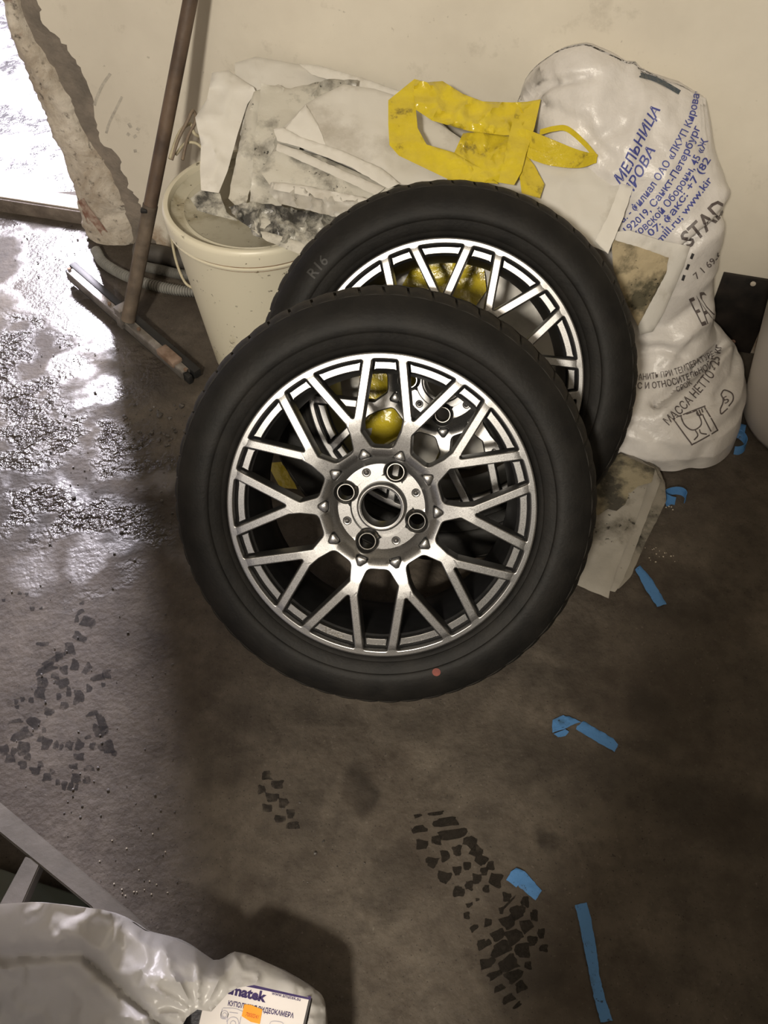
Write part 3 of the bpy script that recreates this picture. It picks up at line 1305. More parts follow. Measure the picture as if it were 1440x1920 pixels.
def arc_text(body, r, size, ang, z, bold=.0, shear=0.0, out=True, zfun=None, thick=.0006):
    """raised letters along a circle about the axle, centred on angle ang"""
    v, f = text_geo(body, bold, shear)
    w = v[:, 0].max() + v[:, 0].min()
    V = []
    for d in (0, -thick * 3):
        for x, y in v:
            if out:
                a = radians(ang) - (x - w / 2) * size / r
                rr = r + (y - .36) * size
            else:
                a = radians(ang) + (x - w / 2) * size / r
                rr = r - (y - .36) * size
            zz = (zfun(rr) if zfun else z) + thick + d
            V.append((rr * cos(a), rr * sin(a), zz))
    n = len(v)
    edge = set()
    F_ = list(f) + [tuple(i + n for i in q[::-1]) for q in f]
    for q in f:
        for i in range(len(q)):
            edge.add((q[i], q[(i + 1) % len(q)]))
    for a, b in edge:
        if (b, a) not in edge:
            F_.append((b, a, a + n, b + n))
    return V, F_


def side_z(r):
    return float(np.interp(r, [p[0] for p in TP[:21]], [-p[1] for p in TP[:21]]))


def ledge_z(r):
    return -.0120


MESH['size_marking'] = data_mesh('size_marking', *arc_text('R16', .266, .024, 0, 0, .012, 0, True, side_z, .0007), M['letter'], 20)
MESH['script'] = data_mesh('embossed_script', *arc_text("X'trike", RL * .9145, .0115, 0, 0, .01, .45, False, ledge_z, .0012), M['chrome'], 20)


def copy_child(me, name, parent, loc=(0, 0, 0), rz=0.0, label=None):
    o = bpy.data.objects.new(name, me)
    o.parent = parent
    o.location = loc
    o.rotation_euler = (0, 0, radians(rz))
    COL.objects.link(o)
    if label:
        o['label'] = label
    return o


def wheel(label, x, y, cz, phi, g, spin):
    """x, y, cz: middle of the lip plane; phi: lean from upright; g: turn"""
    b = Vector((sin(g) * cos(phi), cos(g) * cos(phi), -sin(phi)))
    r = Vector((cos(g), -sin(g), 0))
    u = (-b).cross(r)
    rotm = Matrix((r, u, -b)).transposed()
    hub = Vector((x, y, cz))
    dy = RT - .004
    base = hub - u * dy + b * .10
    root = empty('car_wheel', base, label, 'wheel', 'alloy wheels leaning in the corner')
    root.rotation_euler = rotm.to_euler()
    L = (0, dy, .10)
    tyre = copy_child(MESH['tyre'], 'tyre', root, L, spin, 'black rubber tyre with worn dusty sidewall')
    for k in range(NB):
        copy_child(MESH['block'], 'tread_block', tyre, (0, 0, 0), 360 * k / NB)
    o = copy_child(MESH['tread'], 'tread', tyre)
    o['kind'] = 'stuff'
    rim = copy_child(MESH['barrel'], 'rim', root, L, spin, 'dark inner barrel of the alloy rim')
    copy_child(MESH['ring'], 'lip_face', rim)
    copy_child(MESH['lip'], 'lip', rim)
    copy_child(MESH['ledge'], 'recess_floor', rim)
    copy_child(MESH['hub'], 'hub', rim)
    copy_child(MESH['bore'], 'bore_ring', rim)
    for k in range(10):
        copy_child(MESH['spoke%d' % k], 'spoke', rim)
        copy_child(MESH['stepA'], 'recessed_step', rim, (0, 0, 0), 36 * k)
        copy_child(MESH['stepB'], 'recessed_step', rim, (0, 0, 0), 36 * k)
        copy_child(MESH['groove'], 'joint_ridge', rim, (0, 0, 0), 36 * k)
        copy_child(MESH['notch'], 'notch', rim, (0, 0, 0), 36 * k)
    for k in range(20):
        copy_child(MESH['inner_band'], 'inner_band', rim, (0, 0, 0), 18 * k + 4)
    for k in range(4):
        p = pol(.250 * RL, 90 * k + BOLT)
        copy_child(MESH['bolt'], 'bolt_sleeve', rim, (p[0], p[1], 0))
        copy_child(MESH['bolt_core'], 'bolt_recess', rim, (p[0], p[1], 0))
        p = pol(.245 * RL, 90 * k + 45 + BOLT)
        copy_child(MESH['dimple'], 'dimple', rim, (p[0], p[1], 0))
    return root, tyre, rim


def lip_height(phi):
    return sin(phi) * WID / 2 + (RT - .004) * cos(phi) + (WID / 2 - .036) * sin(phi)


W1 = dict(x=-.0057, y=.7904, phi=radians(39.34), g=radians(5.94))
front, f_tyre, f_rim = wheel('front silver alloy wheel with black tyre, standing on the floor before the other', W1['x'], W1['y'], lip_height(W1['phi']) + .001, W1['phi'], W1['g'], 0)
GAP, DX = .2660, .0716
hb = (sin(W1['g']), cos(W1['g']))
rear, r_tyre, r_rim = wheel('rear silver alloy wheel with black tyre, half hidden behind the front wheel', W1['x'] + GAP * hb[0] + DX * cos(W1['g']), W1['y'] + GAP * hb[1] - DX * sin(W1['g']),
                            lip_height(radians(37.9)) + .001, radians(37.9), radians(8.0), 0)
# turn of each wheel about its axle
SPIN_F, SPIN_R = 1.7, 24.3
for rim_, a in ((f_rim, SPIN_F), (r_rim, SPIN_R)):
    rim_.rotation_euler = (0, 0, radians(a))
copy_child(MESH['script'], 'embossed_script', f_rim, (0, 0, 0), 251.3)
copy_child(MESH['size_marking'], 'size_marking', r_tyre, (0, 0, 0), 143.0)
jv, jf = text_geo('JWL', .012)
jw = jv[:, 0].max() / 2
MESH['jwl'] = data_mesh('cast_mark', [(RL * .8515 * cos((y - .35) * .015 / (RL * .85)), RL * .8515 * sin((y - .35) * .015 / (RL * .85)), -.098 + (x - jw) * .0078) for x, y in jv], jf, M['black'])
copy_child(MESH['jwl'], 'cast_mark', f_rim, (0, 0, 0), -15.5)
MESH['paint_dot'] = data_mesh('paint_dot', [(.0062 * cos(a), .0062 * sin(a), 0) for a in np.linspace(0, 2 * pi, 16, endpoint=False)], [tuple(range(16))], M['red_dot'])
pdot = pol(.2535, -65.5 - SPIN_F * 0)
copy_child(MESH['paint_dot'], 'paint_dot', f_tyre, (*(rot2(pdot, -1.7)), .0031), 0, 'small red paint dot on the sidewall')

# ================================================================== THINGS IN THE CORNER
def proj(p):
    d = np.asarray(p, float) - CC
    z = d @ CF
    return 720 + FPX * (d @ CX) / z, 960 - FPX * (d @ CU) / z


def plane3(a, b, c):
    a, b, c = [np.array(v, float) for v in (a, b, c)]
    return plane_at(a, np.cross(b - a, c - a))


FLOORS = plane_at((0, 0, 0), (0, 0, 1))

# ---------------- bucket
M['bucket'] = dirty('cream_plastic', (0.66, 0.62, 0.49), (0.40, 0.34, 0.20), 9, .60, .38, True, .05)
M['bucket_lid'] = dirty('aged_lid_plastic', (0.50, 0.47, 0.37), (0.30, 0.26, 0.17), 10, .5, .45, True, .1)
M['rust_line'] = simple('rusty_grime', (0.20, 0.11, 0.05), (0.32, 0.2, 0.1), 60, .7)
M['cord'] = simple('pale_cord', (0.52, 0.47, 0.33), (0.40, 0.35, 0.24), 60, .6)
M['cord_dark'] = simple('brown_cord', (0.16, 0.12, 0.09), (0.22, 0.17, 0.12), 60, .7)
BC = np.array([-.243, 1.515, 0.0])
BH, BR, BB = .375, .168, .128
bucket = empty('plastic_bucket', BC, 'cream plastic bucket with recessed lid under the pile of empty sacks', 'bucket')
prof = [(.001, .0), (BB - .01, .0), (BB, .004)]
for k in range(1, 12):
    prof.append((BB + (BR - .004 - BB) * k / 12, .004 + (BH - .045) * k / 12))
prof += [(BR - .004, BH - .046), (BR + .002, BH - .044), (BR + .003, BH - .040), (BR - .001, BH - .038), (BR - .001, BH - .034), (BR + .005, BH - .032), (BR + .006, BH - .010), (BR + .004, BH - .002), (BR, BH),
         (BR - .006, BH - .001), (BR - .008, BH - .006), (BR - .010, BH - .03)]
V, Fc = lathe_data(prof, 96)
body = mk('bucket_body', [np.array(v) + BC for v in V], Fc, M['bucket'], bucket, sharp=50)
V, Fc = lathe_data([(BR - .009, BH - .012), (BR - .016, BH - .020), (BR - .03, BH - .022), (BR - .034, BH - .018), (BR - .04, BH - .022), (.001, BH - .021)], 80)
mk('lid', [np.array(v) + BC for v in V], Fc, M['bucket_lid'], bucket, sharp=50)['label'] = 'recessed grey cream lid with a grimy rim'
for zz, rr in ((BH - .0355, BR + .0003), (BH - .047, BR - .0028)):
    ring = [BC + np.array([rr * cos(a), rr * sin(a), zz]) for a in np.linspace(0, 2 * pi, 90)]
    sweep('grime_ring', ring, .0014, M['rust_line'], body, 6)


def cyl_pt(px, py, r, z):
    """point on the bucket's side seen at a picture column"""
    return P(px, py, z)


wire = smooth_path([P(322, 398, .325), P(321, 440, .27), P(331, 492, .205), P(346, 528, .17), P(362, 541, .16)], 30)
sweep('handle_cord', wire, .0028, M['cord'], bucket, 8)
sweep('handle_cord', smooth_path([P(322, 300, .372), P(334, 262, .40), P(352, 226, .43), P(362, 208, .44), P(367, 226, .42), P(352, 258, .395), P(342, 300, .365)], 40), .0032, M['cord_dark'], bucket, 8)
sweep('handle_cord', smooth_path([P(318, 298, .375), P(336, 250, .405), P(356, 232, .41), P(364, 250, .40), P(378, 258, .385)], 30), .0034, M['cord'], bucket, 8)
sweep('handle_cord', smooth_path([P(330, 290, .372), P(346, 270, .38), P(366, 268, .382), P(382, 280, .37)], 30), .0030, M['cord'], bucket, 8)

# ---------------- floor squeegee with its wooden pole
M['pole'] = simple('weathered_pole', (0.125, 0.085, 0.058), (0.055, 0.036, 0.026), 14, .6, bump=.3, bscale=60)
M['pole_low'] = simple('pale_pole_foot', (0.145, 0.112, 0.082), (0.075, 0.057, 0.042), 24, .7, bump=.3, bscale=90)
M['zinc'] = simple('scratched_zinc', (0.42, 0.40, 0.38), (0.26, 0.24, 0.22), 40, .42, metal=.8, bump=.2)
M['rust'] = simple('rusty_steel', (0.30, 0.22, 0.17), (0.17, 0.11, 0.075), 40, .7, metal=.3, bump=.4)
M['black_rubber'] = simple('black_rubber', (0.010, 0.010, 0.010), (0.02, 0.02, 0.02), 40, .5)
pf, pt_ = P(240, 600, .045), W(357, 0, .092)
pdir = (pt_ - pf) / np.linalg.norm(pt_ - pf)
plen = np.linalg.norm(pt_ - pf) * 1.36
sq = empty('floor_squeegee', P(238, 612, 0), 'wooden poled floor squeegee standing against the wall left of the bucket', 'squeegee')
n = 60
kn = np.linalg.norm(P(283, 388, .25) - pf)
pp = [pf + pdir * plen * i / n for i in range(n + 1)]
sweep('pole', [q for q in pp if (q - pf) @ pdir > .26], [.0148 - .0016 * min(1, ((q - pf) @ pdir) / .7) for q in pp if (q - pf) @ pdir > .26], M['pole'], sq, 16)
low = [q for q in pp if (q - pf) @ pdir < .275]
sweep('pole_foot', low, [.0146 + .0008 * (1 if k % 5 else 1.1) for k in range(len(low))], M['pole_low'], sq, 16)['label'] = 'paler thicker lower length of the pole'
box('pole_knot', pf + pdir * .262 - np.array([.010, .012, 0]), (.007, 0, 0), (0, .006, 0), (0, 0, .004), M['black'], sq, .002)
h0, h1 = P(124, 503, .040), P(358, 706, .022)
hd = (h1 - h0) / np.linalg.norm(h1 - h0)
hs = np.array([hd[1], -hd[0], 0])
hs = hs / np.linalg.norm(hs)
hu = np.cross(hd, hs)
hu = hu if hu[2] > 0 else -hu
if hs[1] > 0:
    hs = -hs
hm, hl = (h0 + h1) / 2, np.linalg.norm(h1 - h0) / 2
bm = bmesh.new()
add_box(bm, hm - hd * .0 + hu * .003, hd * hl * .93, hs * .0085, hu * .0022, .001)
add_box(bm, hm + hs * .008 - hu * .008, hd * hl * .93, hs * .0012, hu * .011, .0006)
add_box(bm, hm - hs * .008 - hu * .005, hd * hl * .93, hs * .0012, hu * .008, .0006)
from_bm('head_channel', bm, M['zinc'], sq)
bm = bmesh.new()
add_box(bm, hm - hs * .0175 - hu * .004, hd * hl * 1.0, hs * .0085, hu * .010, .0015)
add_box(bm, hm - hu * .016, hd * hl * .99, hs * .0055, hu * .014, .0015)
from_bm('rubber_blade', bm, M['black_rubber'], sq)
for f_ in (.035, .375, .61, .88, .965):
    c = h0 + (h1 - h0) * f_ + hu * .006
    V, Fc = sweep_data([c, c + hu * .004], .0042, 8)
    mk('screw', V, Fc, M['rust'], sq)
bc = h0 + (h1 - h0) * .50
box('bracket', bc + hu * .018, hd * .013, hs * .016, hu * .020, M['zinc'], sq, .003)
box('bracket_tongue', bc + hs * .014 + hu * .004, hd * .010, hs * .004, hu * .016, M['zinc'], sq, .002)
cc_ = h0 + (h1 - h0) * .845
box('clamp', cc_ + hu * .006, hd * .030, hs * .013, hu * .008, M['rust'], sq, .003)['label'] = 'rusty clamp near the end of the squeegee head'

# ---------------- hoses behind the bucket
M['hose'] = simple('grey_corrugated_plastic', (0.25, 0.245, 0.225), (0.17, 0.165, 0.15), 30, .5)
M['hose_dark'] = simple('dark_pipe_plastic', (0.075, 0.068, 0.06), (0.045, 0.04, 0.036), 20, .6)


def hose(pts, r, label):
    path = smooth_path(pts, 260)
    o = sweep('corrugated_hose', path, [r * (1 + .15 * (1 if k % 4 < 2 else -1)) for k in range(len(path))], M['hose'], None, 14)
    return tag(o, label, 'hose')


hose([P(180, 470, .012), P(196, 494, .012), P(240, 519, .012), P(300, 538, .012), P(362, 547, .012), P(430, 545, .012)], .0112, 'long grey corrugated hose from the broken wall edge to the bucket')
hose([P(262, 498, .012), P(300, 506, .012), P(350, 516, .012), P(420, 520, .012)], .0105, 'shorter grey corrugated hose running behind the pole towards the bucket')
pd = sweep('drain_pipe', smooth_path([P(255, 470, .022), P(300, 477, .022), P(400, 500, .022)], 12), .021, M['hose_dark'], None, 16)
tag(pd, 'dark pipe lying at the wall foot behind the hoses', 'pipe')

# ---------------- steel plate on the wall foot
M['plate'] = simple('black_steel_plate', (0.010, 0.009, 0.008), (0.035, 0.027, 0.022), 18, .5, metal=.3, bump=.15)
M['bolt_pale'] = simple('pale_washer', (0.58, 0.53, 0.45), (0.45, 0.38, 0.3), 60, .5)
M['bolt_rust'] = simple('rusty_washer', (0.50, 0.30, 0.22), (0.4, 0.22, 0.15), 60, .6)
s0, z0 = wall_sz(W(1352, 652, 0))
s1_, z1_ = wall_sz(W(1446, 516, 0))
sR, _ = wall_sz(W(1406, 661, 0))
sT, zT = wall_sz(W(1365, 510, 0))
zb = wall_sz(W(1395, 657, 0))[1]
plate = empty('steel_plate', wall_pt((s0 + sR) / 2, zb, .0), 'black steel plate bolted to the wall foot behind the flour sack', 'plate')
pc = wall_pt((s0 - .05 + sR) / 2, (zb + zT) / 2, .004)
box('plate_body', pc, WE * (sR - s0 + .05) / 2, WN * .0035, np.array([0, 0, (zT - zb) / 2]), M['plate'], plate, .001)
for px, py, m in ((1412, 532, 'bolt_pale'), (1374, 641, 'bolt_rust')):
    c = W(px, py, .008)
    V, Fc = sweep_data([c - WN * .002, c + WN * .001, c + WN * .0018], [.0055, .0055, .004], 16)
    mk('bolt_head', V, Fc, M[m], plate)

# ---------------- flour sack
t = NT('woven_sack_plastic')
wv = t.n('ShaderNodeTexWave', wave_type='BANDS')
wv.inputs['Scale'].default_value = 120
n1 = t.noise(8, 5, .6)
col = t.mix(t.fr(n1, .40, .72), (0.66, 0.635, 0.61), (0.52, 0.495, 0.47))
col = t.mix(t.fr(t.noise(22, 4, .7), .68, .8, 0, .5), col, (0.34, 0.29, 0.24))
M['sack'] = t.set(col, .36, 0, t.bump(t.noise(55, 4, .6), .35, .006))
M['ink_blue'] = simple('blue_ink', (0.045, 0.055, 0.24), (0.07, 0.085, 0.30), 120, .5)
M['ink_grey'] = simple('grey_brown_ink', (0.075, 0.06, 0.058), (0.13, 0.11, 0.105), 120, .5)
M['ink_black'] = simple('black_ink', (0.015, 0.014, 0.018), (0.04, 0.038, 0.04), 120, .5)
M['ink_teal'] = simple('dark_teal_ink', (0.03, 0.055, 0.085), (0.10, 0.11, 0.11), 200, .5)

RINGS = [  # right-hand contour in the picture, distance from the wall, half thickness, half width
    (1380, 806, .240, .160, .175), (1393, 776, .235, .176, .196), (1404, 742, .222, .176, .206), (1400, 706, .204, .164, .200), (1372, 674, .178, .144, .184),
    (1336, 648, .152, .120, .165), (1328, 600, .134, .108, .155), (1332, 545, .126, .100, .148), (1342, 490, .120, .095, .145), (1352, 440, .116, .094, .145), (1360, 395, .114, .097, .147),
    (1354, 350, .108, .092, .147), (1346, 300, .098, .084, .147)]
RIDGE = [(972, 192), (1010, 120), (1090, 86), (1140, 108), (1182, 131), (1235, 150), (1290, 170), (1322, 186)]
CREASE = [  # valley or ridge lines: picture polyline, half width, depth (metres, positive = valley)
    ([(1270, 475), (1300, 455), (1335, 425), (1374, 372)], 9, .024), ([(1268, 452), (1290, 436), (1326, 402), (1350, 362)], 14, -.007),
    ([(1230, 758), (1262, 728), (1300, 700), (1352, 650)], 8, .024), ([(1245, 775), (1285, 745), (1330, 705), (1362, 660)], 10, -.012),
    ([(1262, 786), (1300, 772), (1345, 752)], 6, .007), ([(1196, 632), (1262, 640), (1320, 600), (1348, 545)], 12, -.010), ([(1200, 610), (1250, 615), (1300, 580)], 9, .008),
    ([(1196, 660), (1240, 650), (1280, 668)], 8, .007), ([(1240, 690), (1262, 668), (1285, 630)], 6, -.006), ([(975, 196), (1030, 156), (1110, 140)], 9, .012), ([(1060, 140), (1180, 128)], 12, -.006),
    ([(1185, 135), (1205, 200), (1170, 320)], 14, -.008), ([(1085, 300), (1130, 255), (1170, 235)], 12, .008), ([(1020, 200), (1090, 230), (1150, 300)], 14, .008),
    ([(1215, 170), (1260, 240), (1300, 300)], 18, -.005), ([(1345, 740), (1375, 700), (1380, 660)], 8, .009), ([(1300, 880), (1340, 820), (1390, 770)], 14, .006), ([(1200, 800), (1260, 850), (1290, 890)], 14, .005)]


def build_sack():
    na = 150
    th = np.linspace(0, 2 * pi, na, endpoint=False)
    cu_, su_ = np.cos(th), np.sin(th)
    ex = np.sign(cu_) * np.abs(cu_) ** .85
    ey = np.sign(su_) * np.abs(su_) ** .8
    rows = []
    R_ = []
    for px, py, oc, b, a in RINGS:
        s, z = wall_sz(W(px, py, oc))
        R_.append((s, z, oc, b, a))
    R_ = np.array(R_)
    R_[0, 1] = .006
    kk = np.linspace(0, len(R_) - 1, 110)
    I = np.stack([np.interp(kk, np.arange(len(R_)), np.convolve(np.pad(R_[:, c], 1, 'edge'), [.15, .7, .15], 'valid')) for c in range(5)], 1)
    I[0, 1] = .004
    rp = np.array(smooth_path([np.array([a, b, 0.0]) for a, b in RIDGE], 40))
    for s, z, oc, b, a in I:
        rows.append(np.array([wall_pt(s - a + a * x, z, oc + b * y) for x, y in zip(ex, ey)]))
    s, z, oc, b, a = I[-1]
    last = I[-1]
    for k in range(1, 46):
        t_ = k / 45
        bb = b * math.sqrt(max(0, 1 - t_ ** 1.6)) * .97 + .003
        oo = oc * (1 - t_) + .045 * t_
        row = []
        for x, y in zip(ex, ey):
            q = rp[int(round((x * .5 + .5) * 40))]
            rs, rz = wall_sz(W(q[0], q[1], .045))
            row.append(wall_pt((s - a + a * x) * (1 - t_) + rs * t_, z * (1 - t_) + rz * t_, oo + bb * y))
        rows.append(np.array(row))
    G = np.array(rows)
    nr = len(G)
    # creases and small wrinkles, along the normal
    d1 = np.roll(G, -1, 1) - np.roll(G, 1, 1)
    d0 = np.gradient(G, axis=0)
    N = np.cross(d1, d0)
    N = N / (np.linalg.norm(N, axis=2)[:, :, None] + 1e-9)
    ctr = G.mean(1)[:, None, :]
    sg = np.sign(np.sum(N * (G - ctr), axis=2))
    N = N * np.where(sg == 0, 1, sg)[:, :, None]
    D = G - CC
    zc = D @ CF
    px, py = 720 + FPX * (D @ CX) / zc, 960 - FPX * (D @ CU) / zc
    h = np.zeros(px.shape)
    for ln, wdt, dep in CREASE:
        dd = np.full(px.shape, 1e9)
        for (x0, y0), (x1, y1) in zip(ln[:-1], ln[1:]):
            L = (x1 - x0) ** 2 + (y1 - y0) ** 2
            u = np.clip(((px - x0) * (x1 - x0) + (py - y0) * (y1 - y0)) / L, 0, 1)
            dd = np.minimum(dd, np.hypot(px - x0 - u * (x1 - x0), py - y0 - u * (y1 - y0)))
        h -= dep * np.exp(-(dd / wdt) ** 2)
    front_ = np.clip(-(N @ CF) * 2, 0, 1)
    ss = (G - WA) @ WE
    zz = G[:, :, 2]
    w1 = np.clip(creases(ss * 9 + zz * 4, zz * 7 - ss * 3, 71), 0, 1)
    w2 = fbm(ss * 14, zz * 14, 73, 3) - .5
    env = np.clip(zz / .05, 0, 1)
    G = G + N * ((h * front_) + (.006 * w1 ** 2 + .010 * w2) * env)[:, :, None]
    G[:, :, 2] = np.maximum(G[:, :, 2], .003)
    V = G.reshape(-1, 3)
    F_ = []
    for i in range(nr - 1):
        for j in range(na):
            j2 = (j + 1) % na
            F_.append((i * na + j, i * na + j2, (i + 1) * na + j2, (i + 1) * na + j))
    F_.append(tuple(range(na))[::-1])
    F_.append(tuple(range((nr - 1) * na, nr * na)))
    bm = bmesh.new()
    bv = [bm.verts.new(v) for v in V]
    for f in F_:
        bm.faces.new([bv[i] for i in f])
    return bm


sack = empty('flour_sack', P(1300, 800, 0), 'tall white woven flour sack with blue and grey print standing against the wall', 'sack')
sack_body = from_bm('sack_body', build_sack(), M['sack'], sack, True, 75)
bpy.context.view_layer.update()
SK = bvh_surf([sack_body])


def ink(body, path, h, m='ink_blue', bold=.018, shear=0.0):
    o = print_on(SK, body, path, h, M[m], sack_body, bold, shear, 'printed_text', .0013)
    return o


ink('МЕЛЬНИЦА', [(1162, 346), (1182, 320), (1206, 268), (1238, 206)], 19, 'ink_blue', .018, .25)
ink('КИРОВА', [(1170, 388), (1192, 352), (1209, 320), (1229, 282)], 19, 'ink_blue', .018, .25)
ink('а. - филиал ОАО «ЛКХП Кирова»', [(1168, 418), (1208, 378), (1245, 326), (1275, 276), (1300, 225), (1313, 168)], 14)
ink('192019, Санкт-Петербург', [(1176, 438), (1210, 408), (1245, 366), (1280, 312), (1313, 240)], 14)
ink('ховской Обороны, 45 «Ж', [(1192, 446), (1230, 414), (1268, 370), (1303, 315), (1327, 264)], 14)
ink('07; факс: +7 (82', [(1220, 444), (1255, 414), (1290, 366), (1332, 300)], 14)
ink('mill.ru; www.kir', [(1238, 456), (1275, 416), (1300, 385), (1335, 338)], 14)
ink('STAD', [(1292, 466), (1330, 430), (1366, 392)], 32, 'ink_grey', .02, .1)
ink('7 1 69-66', [(1306, 524), (1330, 502), (1362, 474)], 13, 'ink_grey', .008)
ink('EAC', [(1316, 612), (1336, 602), (1352, 590)], 62, 'ink_grey', -.004, .0)
ink('- - -', [(1286, 528), (1296, 502), (1306, 478)], 24, 'ink_black', .03)
ink('ХРАНИТЬ ПРИ ТЕМПЕРАТУРЕ', [(1182, 714), (1225, 711), (1275, 700), (1340, 668)], 12, 'ink_grey', .012)
ink('°С И ОТНОСИТЕЛЬНОЙ', [(1190, 730), (1240, 727), (1290, 712), (1338, 690)], 12, 'ink_grey', .016)
ink('СРОК', [(1270, 736), (1284, 730), (1299, 721)], 11, 'ink_grey', .01)
ink('МАССА НЕТТО - 25 кг', [(1254, 798), (1290, 762), (1322, 726), (1345, 692), (1354, 648)], 17, 'ink_grey', .012)
strokes_on(SK, [[(1263, 787), (1264, 784), (1318, 763), (1322, 766), (1343, 803), (1341, 809), (1300, 832), (1294, 829), (1263, 787)]], 2.6, M['ink_grey'], sack_body, 'food_safe_symbol')
strokes_on(SK, [[(1276, 780), (1283, 796), (1296, 806), (1308, 803), (1315, 792), (1306, 770)], [(1276, 780), (1306, 770)], [(1303, 806), (1308, 816), (1301, 825)],
                [(1305, 771), (1309, 779), (1317, 778), (1320, 784), (1333, 809)], [(1310, 768), (1314, 777)], [(1315, 766), (1318, 774)], [(1311, 805), (1314, 812), (1325, 814)]], 2.6, M['ink_grey'], sack_body, 'food_safe_symbol')
strokes_on(SK, [[(1352, 740), (1358, 732), (1372, 738), (1374, 750), (1366, 762)], [(1352, 740), (1356, 752), (1350, 768)], [(1350, 768), (1352, 776), (1364, 766)]], 2.6, M['ink_grey'], sack_body, 'recycling_mark')
ink('5', [(1359, 758), (1368, 753)], 13, 'ink_grey', .01)
strokes_on(SK, [[(1199, 141), (1225, 148), (1250, 160), (1274, 174)]], 9, M['ink_teal'], sack_body, 'dark_print_band')

# ---------------- stuffed sack and yellow bag behind the wheels (seen through the spokes)
phi2, g2 = radians(37.9), radians(8.0)
b2 = np.array([sin(g2) * cos(phi2), cos(g2) * cos(phi2), -sin(phi2)])
c2 = np.array([W1['x'] + GAP * hb[0] + DX * cos(W1['g']), W1['y'] + GAP * hb[1] - DX * sin(W1['g']), lip_height(phi2)])
M['film_white'] = dirty('white_film', (0.62, 0.60, 0.555), (0.42, 0.39, 0.34), 7, .52, .32, False, .25)
M['film_dirty'] = dirty('grimy_film', (0.54, 0.52, 0.46), (0.20, 0.19, 0.165), 13, .50, .34, True, .5)
M['film_black'] = dirty('blackened_film', (0.47, 0.455, 0.40), (0.06, 0.058, 0.054), 20, .42, .3, True, .8)
M['hem'] = dirty('bright_hem', (0.68, 0.66, 0.615), (0.52, 0.49, 0.43), 9, .58, .4, False, .3)
M['mould'] = dirty('mouldy_tan_paper', (0.43, 0.355, 0.225), (0.085, 0.075, 0.045), 15, .44, .8, True, .5)
M['grey_sheet'] = dirty('grey_stained_sack', (0.43, 0.41, 0.37), (0.15, 0.135, 0.105), 10, .53, .5, True, .3)

back1 = plane_at(c2 + b2 * .255, -b2)
bale = sheet('stuffed_sack', back1, [(600, 480), (740, 450), (900, 450), (1040, 530), (1070, 700), (1000, 830), (880, 880), (700, 860), (610, 800), (580, 640)], M['film_white'], None, 14, .10, .014, .012, 21, 0, .03, .02)
tag(bale, 'stuffed pale sack standing behind the wheels, glimpsed through the spokes', 'sack')

t = NT('yellow_film')
n1 = t.noise(16, 6, .68)
col = t.mix(t.fr(n1, .30, .70), (0.66, 0.53, 0.035), (0.52, 0.40, 0.03))
col = t.mix(t.fr(n1, .60, .68, 0, .75), col, (0.12, 0.09, 0.025))
M['yellow'] = t.set(col, .2, 0, t.bump(t.noise(40, 5), .5, .006))

# ---------------- pile of empty sacks lying against the wall
pa, pb, pc_ = np.array([-.262, 1.395, .392]), np.array([.117, 1.49, .412]), W(560, 130, .03)
PM = plane3(pa, pb, pc_)


PM2 = plane3(W(900, 190, .10), W(900, 345, .245), W(1150, 460, .285))


def empty_sack(label, outline, m, lift, seed, parts=(), amp=.004, crease=.006, jitter=.0, step=8, curl=.004, freq=.02, surf=None, thick=.003):
    sf = surf or PM
    c = np.mean([sf(a, b, lift) for a, b in outline], 0)
    e = empty('empty_sack', c, label, 'sack', 'empty sacks heaped in the corner')
    sheet('sack_film', sf, outline, M[m], e, step, thick, amp, freq, seed, jitter, curl, crease, lift)
    for nm, ol, mm, dl, sd in parts:
        sheet(nm, sf, ol, M[mm], e, 6, .003, .002, .04, sd, .4, .001, .002, lift + dl)
    return e


empty_sack('broad white empty sack at the back of the heap, its rolled hem touching the wall',
           [(440, 118), (480, 106), (562, 121), (645, 142), (745, 174), (800, 205), (860, 260), (905, 330), (700, 420), (560, 380), (470, 300), (445, 240)], 'film_white', .004, 31,
           [('hem', [(560, 119), (600, 123), (690, 150), (752, 172), (746, 191), (690, 173), (620, 150), (585, 140)], 'hem', .012, 32)])
empty_sack('bright white empty sack hanging down over the bucket at the left end of the heap',
           [(398, 136), (428, 132), (476, 164), (480, 173), (464, 195), (446, 250), (427, 320), (410, 362), (377, 357), (375, 320), (377, 270), (368, 232), (366, 220), (388, 186)], 'hem', .016, 33,
           [('torn_end', [(357, 372), (378, 355), (412, 361), (425, 398), (446, 414), (398, 403), (370, 394)], 'film_black', -.004, 34)], .006, .008)
empty_sack('narrow grimy grey sack edge lying right of the bright hanging sack',
           [(476, 172), (522, 158), (534, 166), (505, 250), (475, 340), (455, 398), (428, 372), (442, 300), (460, 212)], 'film_dirty', .024, 35, (), .005, .01, .6)
empty_sack('grey speckled translucent sack with a zigzag folded upper edge in mid heap',
           [(490, 156), (545, 166), (618, 148), (672, 150), (660, 190), (575, 240), (540, 330), (525, 402), (482, 442), (468, 380), (478, 262)], 'film_dirty', .031, 36, (), .006, .012, .6)
empty_sack('blackened crinkled sacks edge hanging over the bucket rim, lowest of the heap',
           [(428, 388), (470, 378), (522, 386), (600, 400), (660, 404), (626, 432), (592, 468), (555, 460), (502, 450), (474, 441), (470, 428), (444, 410)], 'film_black', .036, 37,
           [('torn_end', [(472, 430), (505, 436), (560, 452), (610, 462), (560, 476), (500, 452)], 'film_dirty', .006, 38)], .008, .016, .8, 6, .006, .04)
